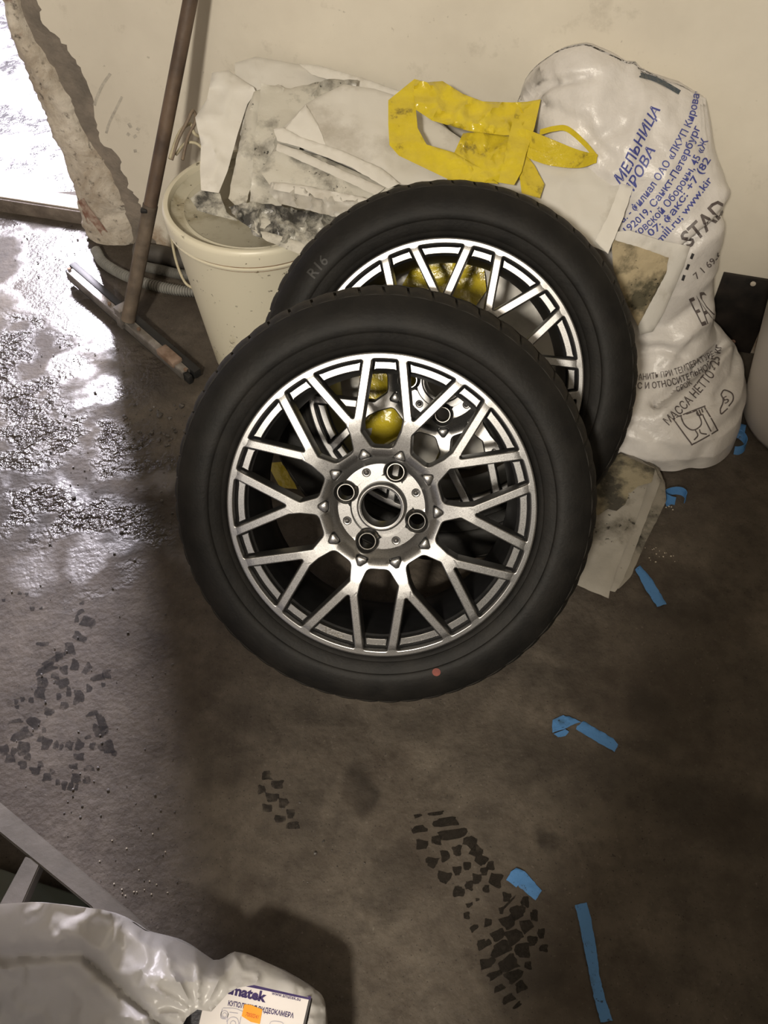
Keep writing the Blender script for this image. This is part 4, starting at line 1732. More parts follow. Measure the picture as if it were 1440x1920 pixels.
empty_sack('smooth cream white sack with a folded corner, largest in the heap',
           [(572, 196), (592, 184), (645, 158), (700, 166), (745, 180), (795, 212), (880, 270), (945, 332), (900, 344), (800, 348), (745, 346), (690, 306), (600, 276), (526, 262), (520, 246), (545, 226)], 'film_white', .046, 39,
           [('hem', [(513, 242), (530, 238), (562, 256), (640, 282), (716, 316), (750, 344), (728, 354), (655, 312), (562, 276), (520, 264)], 'hem', .008, 40),
            ('folded_corner', [(573, 196), (596, 232), (612, 276), (560, 262), (524, 254)], 'hem', .004, 44)], .004, .004)
empty_sack('pale sack with long straight hem below the folded corner of the largest sack',
           [(520, 268), (600, 292), (700, 336), (742, 352), (700, 374), (640, 374), (560, 352), (505, 346), (488, 322)], 'film_dirty', .050, 41,
           [('hem', [(520, 268), (560, 282), (640, 318), (722, 352), (704, 366), (640, 336), (560, 300), (518, 282)], 'film_white', .006, 42)], .004, .006)
empty_sack('crinkled translucent sack edge just above the rear tyre at the left',
           [(508, 342), (545, 348), (620, 362), (690, 376), (668, 396), (640, 410), (575, 394), (525, 382), (505, 362)], 'grey_sheet', .058, 43,
           [('hem', [(510, 341), (560, 346), (630, 360), (690, 372), (680, 384), (620, 376), (545, 362), (508, 354)], 'film_white', .006, 45)], .006, .012, .6, 6, .004, .04)
empty_sack('clean white sack with a broad straight hem between the yellow bag and the flour sack',
           [(880, 290), (960, 285), (1050, 292), (1120, 314), (1186, 342), (1176, 382), (1140, 474), (1060, 440), (980, 400), (900, 360)], 'film_white', .010, 46,
           [('hem', [(1164, 342), (1188, 350), (1168, 410), (1140, 476), (1116, 452), (1140, 405)], 'hem', .006, 47)], .004, .004, surf=PM2)
sk1, sk2 = SK(1292, 470, .012), SK(1226, 612, .020)
SP = plane3(PM2(1146, 440, .0), SK(1292, 468, .03), SK(1226, 612, .035))
empty_sack('white sack end with a tan mouldy patch hanging before the flour sack',
           [(1138, 436), (1180, 432), (1236, 450), (1294, 462), (1282, 500), (1244, 588), (1224, 622), (1200, 628), (1186, 560), (1156, 490)], 'hem', .004, 48,
           [('mouldy_patch', [(1146, 448), (1200, 464), (1254, 483), (1249, 512), (1218, 570), (1196, 612), (1176, 570), (1150, 505)], 'mould', .006, 49)], .003, .003, surf=SP)
FL = plane_at((.40, 1.35, .008), (-.10, .06, 1))
M['floor_sack'] = dirty('stained_shaded_sack', (0.29, 0.27, 0.235), (0.10, 0.09, 0.07), 10, .53, .6, True, .3)  # stains, with the base colour darkened as painted shade
M['floor_sack_dark'] = dirty('grimy_shaded_sack', (0.22, 0.20, 0.165), (0.05, 0.045, 0.035), 14, .47, .7, True, .4)  # grime plus painted shade, so the lowest layer stands apart
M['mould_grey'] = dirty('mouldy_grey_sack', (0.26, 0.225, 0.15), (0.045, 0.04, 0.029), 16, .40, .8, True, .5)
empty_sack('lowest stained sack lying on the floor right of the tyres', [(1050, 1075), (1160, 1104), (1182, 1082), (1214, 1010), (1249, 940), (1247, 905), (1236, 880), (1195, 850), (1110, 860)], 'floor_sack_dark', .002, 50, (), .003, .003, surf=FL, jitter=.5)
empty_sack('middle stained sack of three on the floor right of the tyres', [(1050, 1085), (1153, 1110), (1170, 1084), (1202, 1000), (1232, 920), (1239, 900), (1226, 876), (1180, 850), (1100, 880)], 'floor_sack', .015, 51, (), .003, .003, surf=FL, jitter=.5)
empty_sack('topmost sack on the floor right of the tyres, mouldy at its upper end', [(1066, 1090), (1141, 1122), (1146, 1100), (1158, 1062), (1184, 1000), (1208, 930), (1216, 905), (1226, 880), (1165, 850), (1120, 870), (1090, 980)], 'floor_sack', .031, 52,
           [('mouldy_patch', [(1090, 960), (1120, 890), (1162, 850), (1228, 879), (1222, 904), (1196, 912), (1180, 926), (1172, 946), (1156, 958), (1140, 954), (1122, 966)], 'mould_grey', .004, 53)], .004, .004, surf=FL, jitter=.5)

# ---------------- yellow bag with strap handles
yb = empty('yellow_bag', PM2(930, 270, .04), 'shiny yellow plastic bag with strap handles on top of the white sacks', 'bag')


def yel(name, ol, lift, seed, amp=.004, crease=.006):
    return sheet(name, PM2, ol, M['yellow'], yb, 6, .0015, amp, .035, seed, 0, .0, crease, lift)


yel('bag_body', [(868, 250), (905, 246), (955, 252), (950, 300), (940, 342), (890, 344), (838, 338), (850, 290)], .020, 61, .006, .01)
yel('strap', [(748, 292), (730, 272), (728, 232), (728, 188), (777, 148), (781, 182), (780, 206), (783, 240), (800, 271), (852, 286), (905, 318), (935, 345), (838, 335)], .026, 62, .003, .004)
yel('strap', [(777, 148), (800, 154), (830, 152), (868, 176), (905, 190), (960, 192), (1006, 190), (1006, 220), (990, 252), (945, 254), (880, 246), (810, 226), (780, 206), (776, 180)], .032, 63, .006, .012)
yel('bag_edge', [(970, 194), (1014, 186), (1002, 240), (986, 290), (978, 322), (964, 347), (934, 342), (946, 292), (958, 240)], .042, 64, .004, .004)
yel('strap', [(984, 288), (1002, 310), (1021, 346), (1012, 372), (978, 362), (974, 330)], .030, 65, .003, .004)


def ribbon(name, pts, wid, m, parent, thick=.0012, n=30, wdir=None):
    path = smooth_path(pts, n)
    V, Fc = [], []
    for i, p in enumerate(path):
        wd = np.array(wdir[0]) * (1 - i / n) + np.array(wdir[1]) * (i / n)
        wd = wd / np.linalg.norm(wd)
        t_ = path[min(i + 1, n)] - path[max(i - 1, 0)]
        nn = np.cross(t_, wd)
        nn = nn / (np.linalg.norm(nn) + 1e-9)
        w_ = (wid[0] * (1 - i / n) + wid[1] * i / n) / 2
        for a, b in ((-1, -1), (1, -1), (1, 1), (-1, 1)):
            V.append(p + wd * w_ * a + nn * thick / 2 * b)
    for i in range(n):
        for k in range(4):
            k2 = (k + 1) % 4
            Fc.append((i * 4 + k, i * 4 + k2, i * 4 + 4 + k2, i * 4 + 4 + k))
    Fc += [(3, 2, 1, 0), (n * 4, n * 4 + 1, n * 4 + 2, n * 4 + 3)]
    return mk(name, V, Fc, m, parent, True, 60)


pn = PM2.n
w1_, w2_ = pn * .35 + np.array([0, .6, .8]), pn * .6 + np.array([0, .6, .5])
ribbon('strap', [PM2(985, 262, .040), PM2(1030, 276, .050), PM2(1080, 292, .045), PM2(1118, 298, .035)], (.034, .014), M['yellow'], yb, wdir=(w1_, w2_))
ribbon('strap', [PM2(985, 284, .032), PM2(1030, 300, .036), PM2(1085, 306, .038), PM2(1119, 297, .035)], (.018, .014), M['yellow'], yb, wdir=(w1_, w2_))
ribbon('strap', [PM2(1012, 248, .038), PM2(1040, 241, .046), PM2(1064, 242, .050), PM2(1095, 268, .046), PM2(1119, 296, .035)], (.010, .009), M['yellow'], yb, wdir=(pn + np.array([0, .5, .4]), pn + np.array([.3, .3, .4])))
back0 = plane_at(c2 + b2 * .235, -b2)
sheet('bag_body', back0, [(790, 470), (900, 430), (912, 545), (860, 620), (780, 700), (765, 830), (690, 835), (672, 690), (740, 560)], M['yellow'], yb, 10, .004, .004, .02, 66, 0, .0, .006)
sheet('bag_body', back0, [(500, 868), (528, 866), (552, 905), (580, 968), (560, 962), (528, 920)], M['yellow'], yb, 8, .003, .004, .03, 67)

# ---------------- pale bucket cut by the right edge of the picture
BC2 = np.array([.866, 1.285, 0])
M['pale_plastic'] = dirty('pale_grey_plastic', (0.56, 0.52, 0.48), (0.45, 0.41, 0.37), 5, .6, .5, False, .03)
pb2 = empty('plastic_tub', BC2, 'pale grey plastic tub beside the flour sack, cut by the right edge of the photo', 'tub')
V, Fc = lathe_data([(.001, 0), (.112, 0), (.126, .006), (.134, .02), (.140, .06), (.150, .14), (.160, .22), (.168, .29), (.171, .292), (.172, .305), (.168, .308), (.160, .300), (.145, .14), (.120, .02), (.001, .018)], 80)
mk('tub_body', [np.array(v) + BC2 for v in V], Fc, M['pale_plastic'], pb2, sharp=50)

# ================================================================== FLOOR THINGS
M['blue_tape'] = dirty('blue_masking_tape', (0.062, 0.19, 0.42), (0.035, 0.085, 0.15), 26, .57, .6, True, .3)


def tape(label, pieces, seed, lift=.0012):
    a = pieces[0][1]
    e = empty('masking_tape', np.mean([P(x, y, 0) for x, y in a], 0), label, 'tape', 'scraps of blue tape')
    for i, (nm, ol, dl) in enumerate(pieces):
        sheet(nm, FLOORS, ol, M['blue_tape'], e, 5, .0009, .0009, .05, seed + i, .5, 0, .001, lift + dl)
    return e


tape('long straight strip of blue tape at the lower right', [('tape_strip', [(1078, 1697), (1100, 1692), (1104, 1706), (1108, 1720), (1120, 1790), (1124, 1830), (1134, 1870), (1149, 1914), (1126, 1917), (1114, 1872), (1102, 1810), (1090, 1750)], 0)], 80)
tape('short folded scrap of blue tape by the boot print', [('tape_strip', [(972, 1632), (984, 1634), (1016, 1670), (1004, 1688), (972, 1662)], 0), ('folded_end', [(949, 1650), (958, 1634), (968, 1627), (984, 1634), (974, 1656), (968, 1664)], .002)], 82)
tape('bent scrap of blue tape right of the front tyre', [('tape_strip', [(1082, 1361), (1094, 1352), (1124, 1370), (1150, 1384), (1159, 1396), (1152, 1410), (1118, 1390), (1080, 1367)], 0),
                                                        ('tape_strip', [(1036, 1350), (1056, 1341), (1068, 1343), (1090, 1354), (1078, 1357), (1060, 1366), (1036, 1374)], .002),
                                                        ('folded_end', [(1038, 1376), (1060, 1367), (1067, 1372), (1060, 1380), (1046, 1382)], .003)], 85)
tape('straight strip of blue tape at the end of the floor sacks', [('tape_strip', [(1191, 1068), (1200, 1060), (1222, 1085), (1250, 1133), (1232, 1138), (1210, 1105)], 0)], 89)
e = empty('masking_tape', P(1266, 928, 0), 'curled loop of blue tape at the foot of the flour sack', 'tape', 'scraps of blue tape')
cen = P(1266, 930, .010)
ribbon('tape_loop', [cen + np.array([.021 * cos(a), .013 * sin(a), .002 * sin(2 * a)]) for a in np.linspace(-.6, 4.6, 12)], (.017, .017), M['blue_tape'], e, .001, 40, ((0, .35, 1), (0, .35, 1)))
sheet('tape_end', FLOORS, [(1245, 936), (1256, 934), (1262, 944), (1250, 950)], M['blue_tape'], e, 4, .001, .001, .05, 91, 0, 0, 0, .002)
e = empty('masking_tape', P(1385, 825, 0), 'tangled curl of blue tape between the flour sack and the tub', 'tape', 'scraps of blue tape')
cen = P(1380, 828, .012)
ribbon('tape_loop', [cen + np.array([.020 * cos(a), .020 * sin(a), .003 * a]) for a in np.linspace(-1.9, 2.2, 12)], (.018, .018), M['blue_tape'], e, .001, 40, ((0, .5, 1), (.3, .5, .8)))
sheet('tape_end', FLOORS, [(1378, 800), (1384, 793), (1399, 797), (1396, 815), (1380, 812)], M['blue_tape'], e, 4, .001, .001, .05, 92, 0, 0, 0, .022)

# ---------------- boot prints: thin wet marks on the floor


def mark(name, c1, c2, a_lo, a_hi):
    t = NT(name)
    f = t.noise(70, 5, .65)
    m = t.set(t.mix(t.fr(f, .35, .65), c1, c2), .7, Specular_IOR_Level=.15)
    t.l(t.fr(t.noise(45, 6, .7), .34, .54, a_lo, a_hi), t.b.inputs['Alpha'])
    return m


M['wet_mark'] = mark('wet_dirt_print', (0.010, 0.008, 0.006), (0.018, 0.0145, 0.011), .45, .95)
M['grey_mark'] = mark('damp_dust_print', (0.010, 0.009, 0.0085), (0.022, 0.019, 0.018), .1, .6)


def lugs(label, items, ox, oy, sc, m, seed):
    r = np.random.RandomState(seed)
    V, Fc = [], []
    for cx, cy, w, h, rot in items:
        a0 = radians(rot)
        base = len(V)
        k = 14
        ph = r.rand() * 6
        for i in range(k):
            a = 2 * pi * i / k
            q = abs(cos(a)) ** .55 * (1 if cos(a) > 0 else -1), abs(sin(a)) ** .55 * (1 if sin(a) > 0 else -1)
            j = 1 + .16 * sin(3 * a + ph) + .10 * r.randn()
            x, y = q[0] * w * .68 * j, q[1] * h * .68 * j
            X, Y = cx + x * cos(a0) - y * sin(a0), cy + x * sin(a0) + y * cos(a0)
            g = P(ox + X / sc, oy + Y / sc, 0)
            g[2] = floor_z(g[0], g[1]) + .0005
            V.append(g)
        Fc.append(tuple(range(base, base + k))[::-1])
    o = mk('boot_print', V, Fc, M[m], floor, False)
    o['label'] = label
    return o


lugs('dark boot print with separate square lugs, upper of the two at lower right',
     [(190, 148, 34, 14, -15), (295, 135, 66, 16, -8), (350, 185, 104, 34, -8), (200, 225, 58, 30, -5), (390, 250, 120, 42, -8), (300, 285, 42, 38, 0), (212, 310, 50, 40, 0), (490, 300, 62, 47, 30), (270, 405, 50, 42, 20),
      (345, 375, 36, 42, -10), (412, 345, 38, 42, -10), (520, 350, 52, 47, 30), (545, 395, 57, 42, 30), (340, 490, 54, 47, 15), (412, 455, 36, 38, 0), (467, 430, 32, 34, 0), (565, 460, 34, 34, 0), (600, 430, 32, 37, 0),
      (418, 575, 46, 44, 10), (480, 540, 36, 40, 0), (522, 500, 36, 42, 0), (632, 510, 52, 57, 20), (575, 560, 28, 30, 0), (525, 620, 16, 13, 0), (690, 605, 36, 38, 0), (480, 650, 28, 18, -20), (465, 710, 25, 30, 0),
      (505, 780, 36, 24, -40), (585, 750, 32, 34, 0), (660, 680, 22, 26, 0), (700, 640, 82, 9, -45)], 720, 1480, 3.0, 'wet_mark', 5)
lugs('dark smudged boot print, lower of the two at lower right',
     [(795, 635, 32, 40, 0), (845, 710, 32, 44, 0), (750, 690, 62, 52, -30), (700, 745, 62, 52, -30), (800, 770, 52, 52, -30), (885, 810, 30, 42, 0), (640, 820, 57, 42, -30), (730, 830, 72, 62, -30), (835, 850, 42, 42, 0),
      (560, 870, 62, 37, -25), (660, 900, 82, 52, -30), (780, 905, 62, 62, 0), (900, 895, 37, 32, 0), (580, 975, 62, 42, -15), (700, 980, 82, 57, -25), (810, 990, 30, 32, 0), (620, 1045, 62, 30, -25), (730, 1050, 72, 42, -25),
      (650, 1120, 47, 24, -25), (770, 1110, 47, 42, -30), (700, 1180, 57, 30, -28), (750, 1215, 42, 17, -40)], 720, 1480, 3.0, 'wet_mark', 6)
lugs('grey boot print with small lugs on the left floor, upper of the two',
     [(110, 185, 16, 14, 0), (150, 190, 14, 16, 0), (20, 225, 16, 12, 0), (180, 270, 22, 18, 0), (230, 270, 16, 10, -20), (460, 240, 22, 12, -30), (450, 290, 40, 18, -30), (430, 330, 16, 30, 0), (490, 345, 60, 44, 20), (445, 430, 60, 36, 30),
      (240, 470, 50, 18, 0), (300, 560, 110, 26, -30), (260, 610, 90, 30, -25), (390, 500, 48, 50, 0), (330, 540, 30, 44, 0), (420, 590, 34, 44, 10), (490, 610, 30, 50, 30), (360, 615, 34, 36, 0), (310, 645, 36, 34, 0), (235, 690, 44, 50, 0),
      (350, 690, 60, 36, -15), (225, 745, 44, 50, 0), (330, 765, 22, 30, 0), (440, 765, 44, 56, 0), (385, 740, 22, 40, 0), (360, 815, 36, 32, 0), (275, 850, 40, 30, 0), (125, 780, 20, 20, 0), (90, 795, 18, 22, 0), (175, 785, 22, 24, 0), (95, 825, 18, 16, 0),
      (550, 660, 56, 26, -15), (600, 640, 40, 40, 0), (500, 720, 24, 36, 0), (580, 700, 18, 20, 0)], 0, 1050, 3.0, 'grey_mark', 7)
lugs('grey boot print with small lugs on the left floor, lower of the two',
     [(90, 905, 60, 16, -10), (190, 915, 60, 44, 40), (120, 980, 90, 44, -25), (245, 955, 18, 24, 0), (225, 1000, 22, 30, 20), (260, 1030, 40, 50, 20), (315, 1040, 22, 34, 20), (345, 1050, 16, 26, 20), (390, 1040, 32, 36, 20), (445, 1040, 36, 44, 20),
      (495, 995, 28, 14, -20), (520, 865, 54, 18, -15), (570, 910, 70, 34, 70), (565, 960, 60, 50, 10), (600, 1050, 70, 50, -10), (640, 1085, 26, 22, 0), (520, 1045, 24, 34, 15), (130, 1055, 52, 56, 0), (78, 1075, 28, 34, 30), (55, 1118, 40, 36, 0),
      (155, 1105, 26, 32, 20), (128, 1150, 36, 32, 0), (200, 1185, 44, 36, -10), (228, 1150, 26, 26, 0), (265, 1222, 38, 32, 0), (292, 1190, 24, 22, 0), (325, 1250, 20, 24, 0), (362, 1265, 24, 36, 10), (395, 1275, 22, 36, 20), (430, 1278, 14, 30, 10),
      (425, 1225, 40, 40, 0), (488, 1235, 32, 32, 0), (415, 1160, 36, 24, 0), (445, 1105, 40, 30, 0), (500, 1172, 40, 24, 0), (20, 1065, 40, 44, -20)], 0, 1050, 3.0, 'grey_mark', 8)
lugs('small faint boot print under the front tyre', [(500, 1455, 14, 12, 0), (520, 1470, 16, 12, 0), (510, 1495, 18, 12, 0), (530, 1505, 14, 14, 0), (500, 1515, 14, 12, 0), (545, 1525, 12, 12, 0), (525, 1535, 14, 10, 0), (550, 1548, 18, 10, 0), (490, 1480, 10, 12, 0)], 0, 0, 1.0, 'grey_mark', 9)

# ---------------- grit
M['grit'] = simple('dark_grit', (0.035, 0.03, 0.027), (0.09, 0.08, 0.07), 90, .5)
M['crumb'] = simple('pale_crumbs', (0.55, 0.5, 0.4), (0.42, 0.37, 0.28), 90, .8)


def scatter(name, label, spots, m, seed):
    r = np.random.RandomState(seed)
    bm = bmesh.new()
    for px, py, s in spots:
        c = P(px, py, 0)
        g = bmesh.ops.create_icosphere(bm, subdivisions=1, radius=s)
        for v in g['verts']:
            v.co = Vector((v.co.x * (1 + .4 * r.randn() * .5), v.co.y * (1 + .3 * r.randn() * .5), v.co.z * .6)) + Vector(c) + Vector((0, 0, s * .35))
    o = from_bm(name, bm, M[m], None, True, 30)
    return tag(o, label, name, kind='stuff')


r = np.random.RandomState(4)
sp = [(r.uniform(20, 340), r.uniform(1060, 1560), abs(r.randn()) * .0008 + .0008) for _ in range(70)]
sp += [(r.uniform(60, 330), r.uniform(640, 1060), abs(r.randn()) * .0012 + .001) for _ in range(110)]
sp += [(r.uniform(20, 190), r.uniform(410, 520), abs(r.randn()) * .0012 + .001) for _ in range(45)]
sp += [(r.uniform(230, 360), r.uniform(760, 840), abs(r.randn()) * .0022 + .001) for _ in range(60)]
sp += [(600 * r.rand() + 100, r.uniform(1500, 1660), abs(r.randn()) * .0008 + .0007) for _ in range(30)]
scatter('grit', 'dark grit strewn over the wet floor at the left', sp, 'grit', 3)
sp = [(1218 + 30 * r.randn(), 1040 + 8 * r.randn(), abs(r.randn()) * .0011 + .0006) for _ in range(24)] + [(1256 + 4 * r.randn(), 952 + 3 * r.randn(), .0016) for _ in range(4)] + [(r.uniform(180, 330), r.uniform(1560, 1680), .0012) for _ in range(18)]
scatter('crumbs', 'pale crumbs on the floor by the stained sacks', sp, 'crumb', 4)

# ================================================================== FOREGROUND, LOWER LEFT
M['grey_wood'] = simple('grey_board', (0.12, 0.107, 0.09), (0.08, 0.072, 0.06), 12, .7, bump=.2, bscale=60)
M['green_panel'] = simple('dark_green_panel', (0.045, 0.058, 0.035), (0.06, 0.065, 0.045), 8, .6)


def board(name, quad, z, th, m, parent):
    a = [P(x, y, z) for x, y in quad]
    n = len(a)
    V = a + [p - np.array([0, 0, th]) for p in a]
    bm = bmesh.new()
    bv = [bm.verts.new(v) for v in V]
    bm.faces.new(bv[:n])
    bm.faces.new(bv[n:][::-1])
    for i in range(n):
        j = (i + 1) % n
        bm.faces.new((bv[i], bv[i + n], bv[j + n], bv[j]))
    bmesh.ops.recalc_face_normals(bm, faces=bm.faces)
    bmesh.ops.bevel(bm, geom=list(bm.edges), offset=.0015, segments=2, affect='EDGES')
    return from_bm(name, bm, m, parent)


pal = empty('wooden_pallet', P(60, 1700, 0), 'grey wooden pallet at the lower left, beside the plastic bag', 'pallet')
board('edge_board', [(-120, 1402), (0, 1504), (242, 1706), (300, 1760), (240, 1790), (170, 1700), (0, 1562), (-120, 1462)], .100, .022, M['grey_wood'], pal)
board('side_board', [(-120, 1405), (0, 1505), (242, 1706), (236, 1712), (0, 1511), (-120, 1411)], .0775, .0775, M['grey_wood'], pal)
board('cross_board', [(48, 1604), (78, 1614), (22, 1740), (-40, 1880), (-80, 1880), (-20, 1730)], .098, .02, M['grey_wood'], pal)
board('lower_panel', [(-200, 1560), (150, 1680), (250, 1800), (-60, 1990), (-200, 1900)], .03, .028, M['green_panel'], pal)

# ---------------- box in the bag
M['carton'] = simple('dark_grey_carton', (0.060, 0.056, 0.060), (0.085, 0.08, 0.082), 30, .5)
M['label_white'] = simple('white_label', (0.74, 0.70, 0.69), (0.70, 0.665, 0.65), 10, .4)
M['violet'] = simple('violet_print', (0.035, 0.022, 0.10), (0.05, 0.032, 0.125), 60, .4)
M['orange'] = simple('orange_sticker', (0.86, 0.36, 0.03), (0.80, 0.33, 0.03), 40, .5)
M['red_ink'] = simple('red_ink', (0.60, 0.07, 0.02), (0.5, 0.06, 0.02), 60, .5)
M['line_ink'] = simple('grey_blue_line', (0.40, 0.39, 0.47), (0.45, 0.44, 0.5), 60, .5)
BZ = .140
BT = plane_at((0, 0, BZ), (0, 0, 1))
corners = [(392, 1827), (584, 1868), (540, 2062), (348, 2021)]
bx = empty('camera_box', P(470, 1950, 0), 'dark carton with white printed label and orange sticker, inside the plastic bag', 'box')
bbody = board('carton', corners, BZ, BZ - .006, M['carton'], bx)
lab = strokes = None


def flat(name, poly, m, parent, lift):
    return print_faces(BT, np.array(poly, float), [tuple(range(len(poly)))], m, parent, name, lift, 1.0)


label = flat('printed_label', [(394, 1829), (580, 1869), (537, 2058), (351, 2018)], M['label_white'], bbody, .0004)
flat('violet_band', [(394, 1829), (583.5, 1868.5), (582, 1875), (392.5, 1835)], M['violet'], bbody, .0007)
print_on(BT, 'amatek', [(421, 1861), (498, 1879)], 19, M['violet'], bbody, .045, 0, 'printed_text', .0008)
print_on(BT, 'www.amatek.su', [(509, 1865), (563, 1877)], 7.5, M['violet'], bbody, .012, 0, 'printed_text', .0008)
print_on(BT, 'КУПОЛЬНАЯ ВИДЕОКАМЕРА', [(427, 1885), (550, 1909)], 9.5, M['violet'], bbody, .03, 0, 'printed_text', .0008)
cirl = lambda cx, cy, r_: [(cx + r_ * cos(a), cy + r_ * sin(a)) for a in np.linspace(0, 2 * pi, 9)]
strokes_on(BT, [cirl(421, 1902, 7), cirl(421, 1903, 4), [(418, 1890), (440, 1891), (456, 1897)], [(417, 1891), (414, 1908), (424, 1911)], [(430, 1898), (446, 1900)], cirl(437, 1918, 11), cirl(437, 1919, 5), [(428, 1900), (425, 1916)],
                [(452, 1906), (449, 1922)], [(506, 1934), (508, 1916), (530, 1918), (528, 1934)]], 1.3, M['line_ink'], bbody, 'line_drawing')
st = flat('price_sticker', [(458, 1883), (470, 1884), (492, 1893), (487, 1920), (470, 1916), (453, 1905)], M['orange'], bbody, .0012)
st['label'] = 'orange price sticker'
print_on(BT, '7000241', [(460, 1905), (484, 1911)], 8, M['red_ink'], bbody, .0, .15, 'printed_text', .0016)

# ---------------- plastic bag round it
t = NT('white_bag_film')
n1 = t.noise(7, 4, .6)
M['bag_film'] = t.set(t.mix(t.fr(n1, .35, .7), (0.70, 0.685, 0.67), (0.58, 0.565, 0.545)), .3, 0, t.bump(t.noise(26, 4), .25, .008))
tr_ = t.n('ShaderNodeBsdfTranslucent')
tr_.inputs['Color'].default_value = (0.66, 0.64, 0.62, 1)
mx_ = t.n('ShaderNodeMixShader')
mx_.inputs[0].default_value = .38
t.l(t.b.outputs[0], mx_.inputs[1])
t.l(tr_.outputs[0], mx_.inputs[2])
t.l(mx_.outputs[0], t.t.nodes['Material Output'].inputs['Surface'])
M['speckled'] = dirty('dark_speckled_foam', (0.06, 0.06, 0.068), (0.02, 0.02, 0.022), 60, .5, .6, True, .5)
bag = empty('plastic_bag', P(300, 1900, 0), 'crumpled white plastic bag holding the printed carton at the lower left', 'bag')
OUT = [(-140, 1712), (-30, 1697), (60, 1691), (125, 1696), (195, 1706), (236, 1721), (272, 1745), (320, 1757), (362, 1776), (398, 1800), (416, 1799), (440, 1784), (480, 1795), (522, 1815), (560, 1836), (590, 1855), (604, 1866), (610, 1890), (614, 1990), (612, 2060)]
INN = [(548, 2060), (586, 1872), (476, 1847), (446, 1852), (428, 1862), (410, 1882), (396, 1897), (370, 1893), (350, 1908), (338, 1930), (330, 2060), (-140, 2060)]


def bag_shape(x, y):
    h = .030 * np.exp(-((x - 300) / 90) ** 2 - ((y - 1830) / 60) ** 2) + .018 * np.exp(-((x - 110) / 80) ** 2 - ((y - 1760) / 40) ** 2)
    d = poly_dist(x, y, OUT + [(612, 2400), (-140, 2400)])
    lf = np.clip((330 - x - .25 * (y - 1700)) / 150, 0, 1)
    h = h - .046 * np.exp(-(d / 16.0) ** 1.3) * (1 - .9 * lf)
    # folds running away from the knot in the film
    a = np.arctan2(y - 1905, x - 372)
    rr = np.hypot(x - 372, y - 1905)
    f = np.abs(np.sin(a * 6 + 3 * (fbm(x * .012, y * .012, 91, 3) - .5)))
    h = h + .009 * (1 - f) ** 2 * np.exp(-((rr - 90) / 90) ** 2) * (x > 190)
    h = h - .022 * np.exp(-((np.abs((y - 1790) + .05 * (x - 60) - np.clip(x - 150, 0, 300) * .95)) / 14) ** 2) * (x < 330)
    h = h + lf * (.055 - .00062 * (y - 1700))
    m = np.clip((x - 400) / 60, 0, 1)
    return h * (1 - .6 * m)


sheet('bag_film', plane_at((0, 0, BZ + .004), (0, 0, 1)), OUT + INN, M['bag_film'], bag, 6, .0012, .006, .02, 95, 0, 0, .006, .002, bag_shape, 70)
# its sides, down to the floor
V, Fc = [], []
oo = smooth_path([np.array([a, b, 0.0]) for a, b in OUT], 120)
nl = 9
for i, q in enumerate(oo):
    for k in range(nl):
        zt = BZ + .004 + float(bag_shape(np.array([q[0]]), np.array([q[1]]))[0])
        zz = zt * (1 - k / (nl - 1)) + .001
        p = P(q[0], q[1], zt)
        bul = .010 * sin(pi * k / (nl - 1)) + .006 * (float(fbm(i * .13, k * .4, 97, 3)) - .5)
        pc_in = np.array([-.22, .12, 0])
        p = p + (pc_in - p) * .012
        V.append((p[0], p[1] + .002 - .012 * (k / (nl - 1)) + bul, zz))
for i in range(len(oo) - 1):
    for k in range(nl - 1):
        a = i * nl + k
        Fc.append((a, a + nl, a + nl + 1, a + 1))
mk('bag_side', V, Fc, M['bag_film'], bag, True, 70)
dk = P(372, 1925, 0)
V, Fc = lathe_data([(.001, .0), (.028, .0), (.030, .003), (.030, .108), (.027, .112), (.001, .112)], 40)
tag(mk('foam_roll', [np.array(v) + dk for v in V], Fc, M['speckled'], None, sharp=50), 'dark speckled round end showing in the bag opening beside the carton', 'roll')

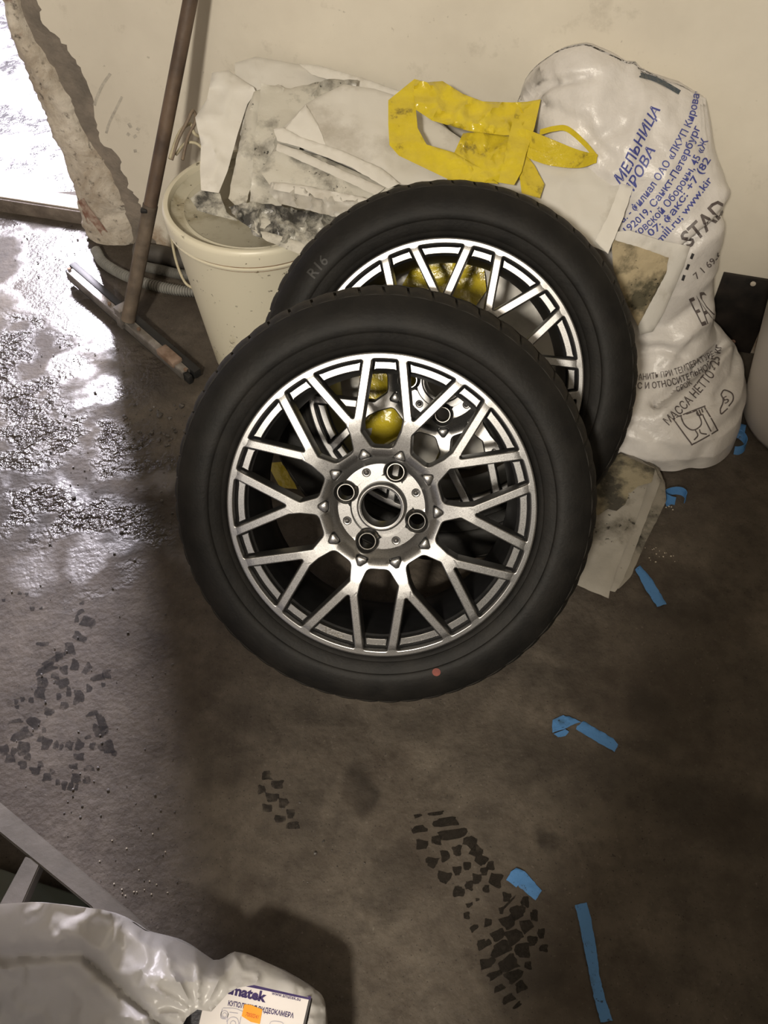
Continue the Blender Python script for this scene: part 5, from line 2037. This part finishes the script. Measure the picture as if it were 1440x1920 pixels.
# ---------------- behind the photographer, out of the frame: an added cabinet that shades the floor at the lower right
M['shade_box'] = simple('grey_blocker_paint', (0.20, 0.20, 0.19), (0.16, 0.16, 0.15), 6, .5)
shade_box = empty('shade_blocker', (.24, -.55, 0), 'unseen grey shade-casting cabinet standing behind the photographer', 'blocker')
box('blocker_body', (.24, -.55, .785), (.37, 0, 0), (0, .20, 0), (0, 0, .784), M['shade_box'], shade_box, .004)
for q in (-1, 1):
    d_ = box('blocker_door', (.24 + q * .183, -.345, .785), (.177, 0, 0), (0, .006, 0), (0, 0, .74), M['shade_box'], shade_box, .003)
    box('blocker_handle', (.24 + q * .04, -.332, .78), (.006, 0, 0), (0, .010, 0), (0, 0, .06), M['zinc'], d_, .003)

shade_box_left = empty('shade_occluder', (-.80, -.36, 0), 'unseen grey shade-casting cupboard standing at the left behind the photographer', 'occluder')  # added out of view to keep the bulb's light off the left floor
box('occluder_body', (-.80, -.36, .66), (.42, 0, 0), (0, .15, 0), (0, 0, .659), M['shade_box'], shade_box_left, .004)
for q in (-1, 1):
    d_ = box('blocker_door', (-.80 + q * .208, -.205, .66), (.202, 0, 0), (0, .006, 0), (0, 0, .62), M['shade_box'], shade_box_left, .003)
    box('blocker_handle', (-.80 + q * .04, -.192, .72), (.006, 0, 0), (0, .010, 0), (0, 0, .06), M['zinc'], d_, .003)

M['lamp_body'] = simple('white_lamp_housing', (0.6, 0.6, 0.6), (0.5, 0.5, 0.5), 5, .5)
lb = empty('bay_luminaire', PANEL_POS, 'long white luminaire under the canopy outside the doorway', 'lamp')
tq = (Vector((-.9, 2.2, .2)) - Vector(PANEL_POS)).to_track_quat('-Z', 'Y')
ax_, ay_, az_ = [np.array(tq @ Vector(v)) for v in ((1, 0, 0), (0, 1, 0), (0, 0, 1))]
hs_ = box('housing', np.array(PANEL_POS) + az_ * .045, ax_ * .17, ay_ * .57, az_ * .035, M['lamp_body'], lb, .006)
for q in (-.45, .45):
    sweep('hanger', [np.array(PANEL_POS) + az_ * .07 + ay_ * q, np.array([PANEL_POS[0] + ay_[0] * q + az_[0] * .07, PANEL_POS[1] + ay_[1] * q + az_[1] * .07, 3.0])], .006, M['lamp_body'], lb, 8)

cord_ = empty('hanging_lamp', (LAMP_POS[0], LAMP_POS[1], LAMP_POS[2] + .14), 'bare bulb lamp hanging from the ceiling', 'lamp')
LP = np.array(LAMP_POS)
sweep('cable', [LP + np.array([0, 0, .16]), (LP[0], LP[1], H_ROOM)], .004, M['black'], cord_, 8)
V, Fc = lathe_data([(.001, .175), (.022, .17), (.026, .15), (.026, .115), (.02, .11), (.001, .11)], 24)
mk('socket', [np.array(v) + LP for v in V], Fc, M['black'], cord_)
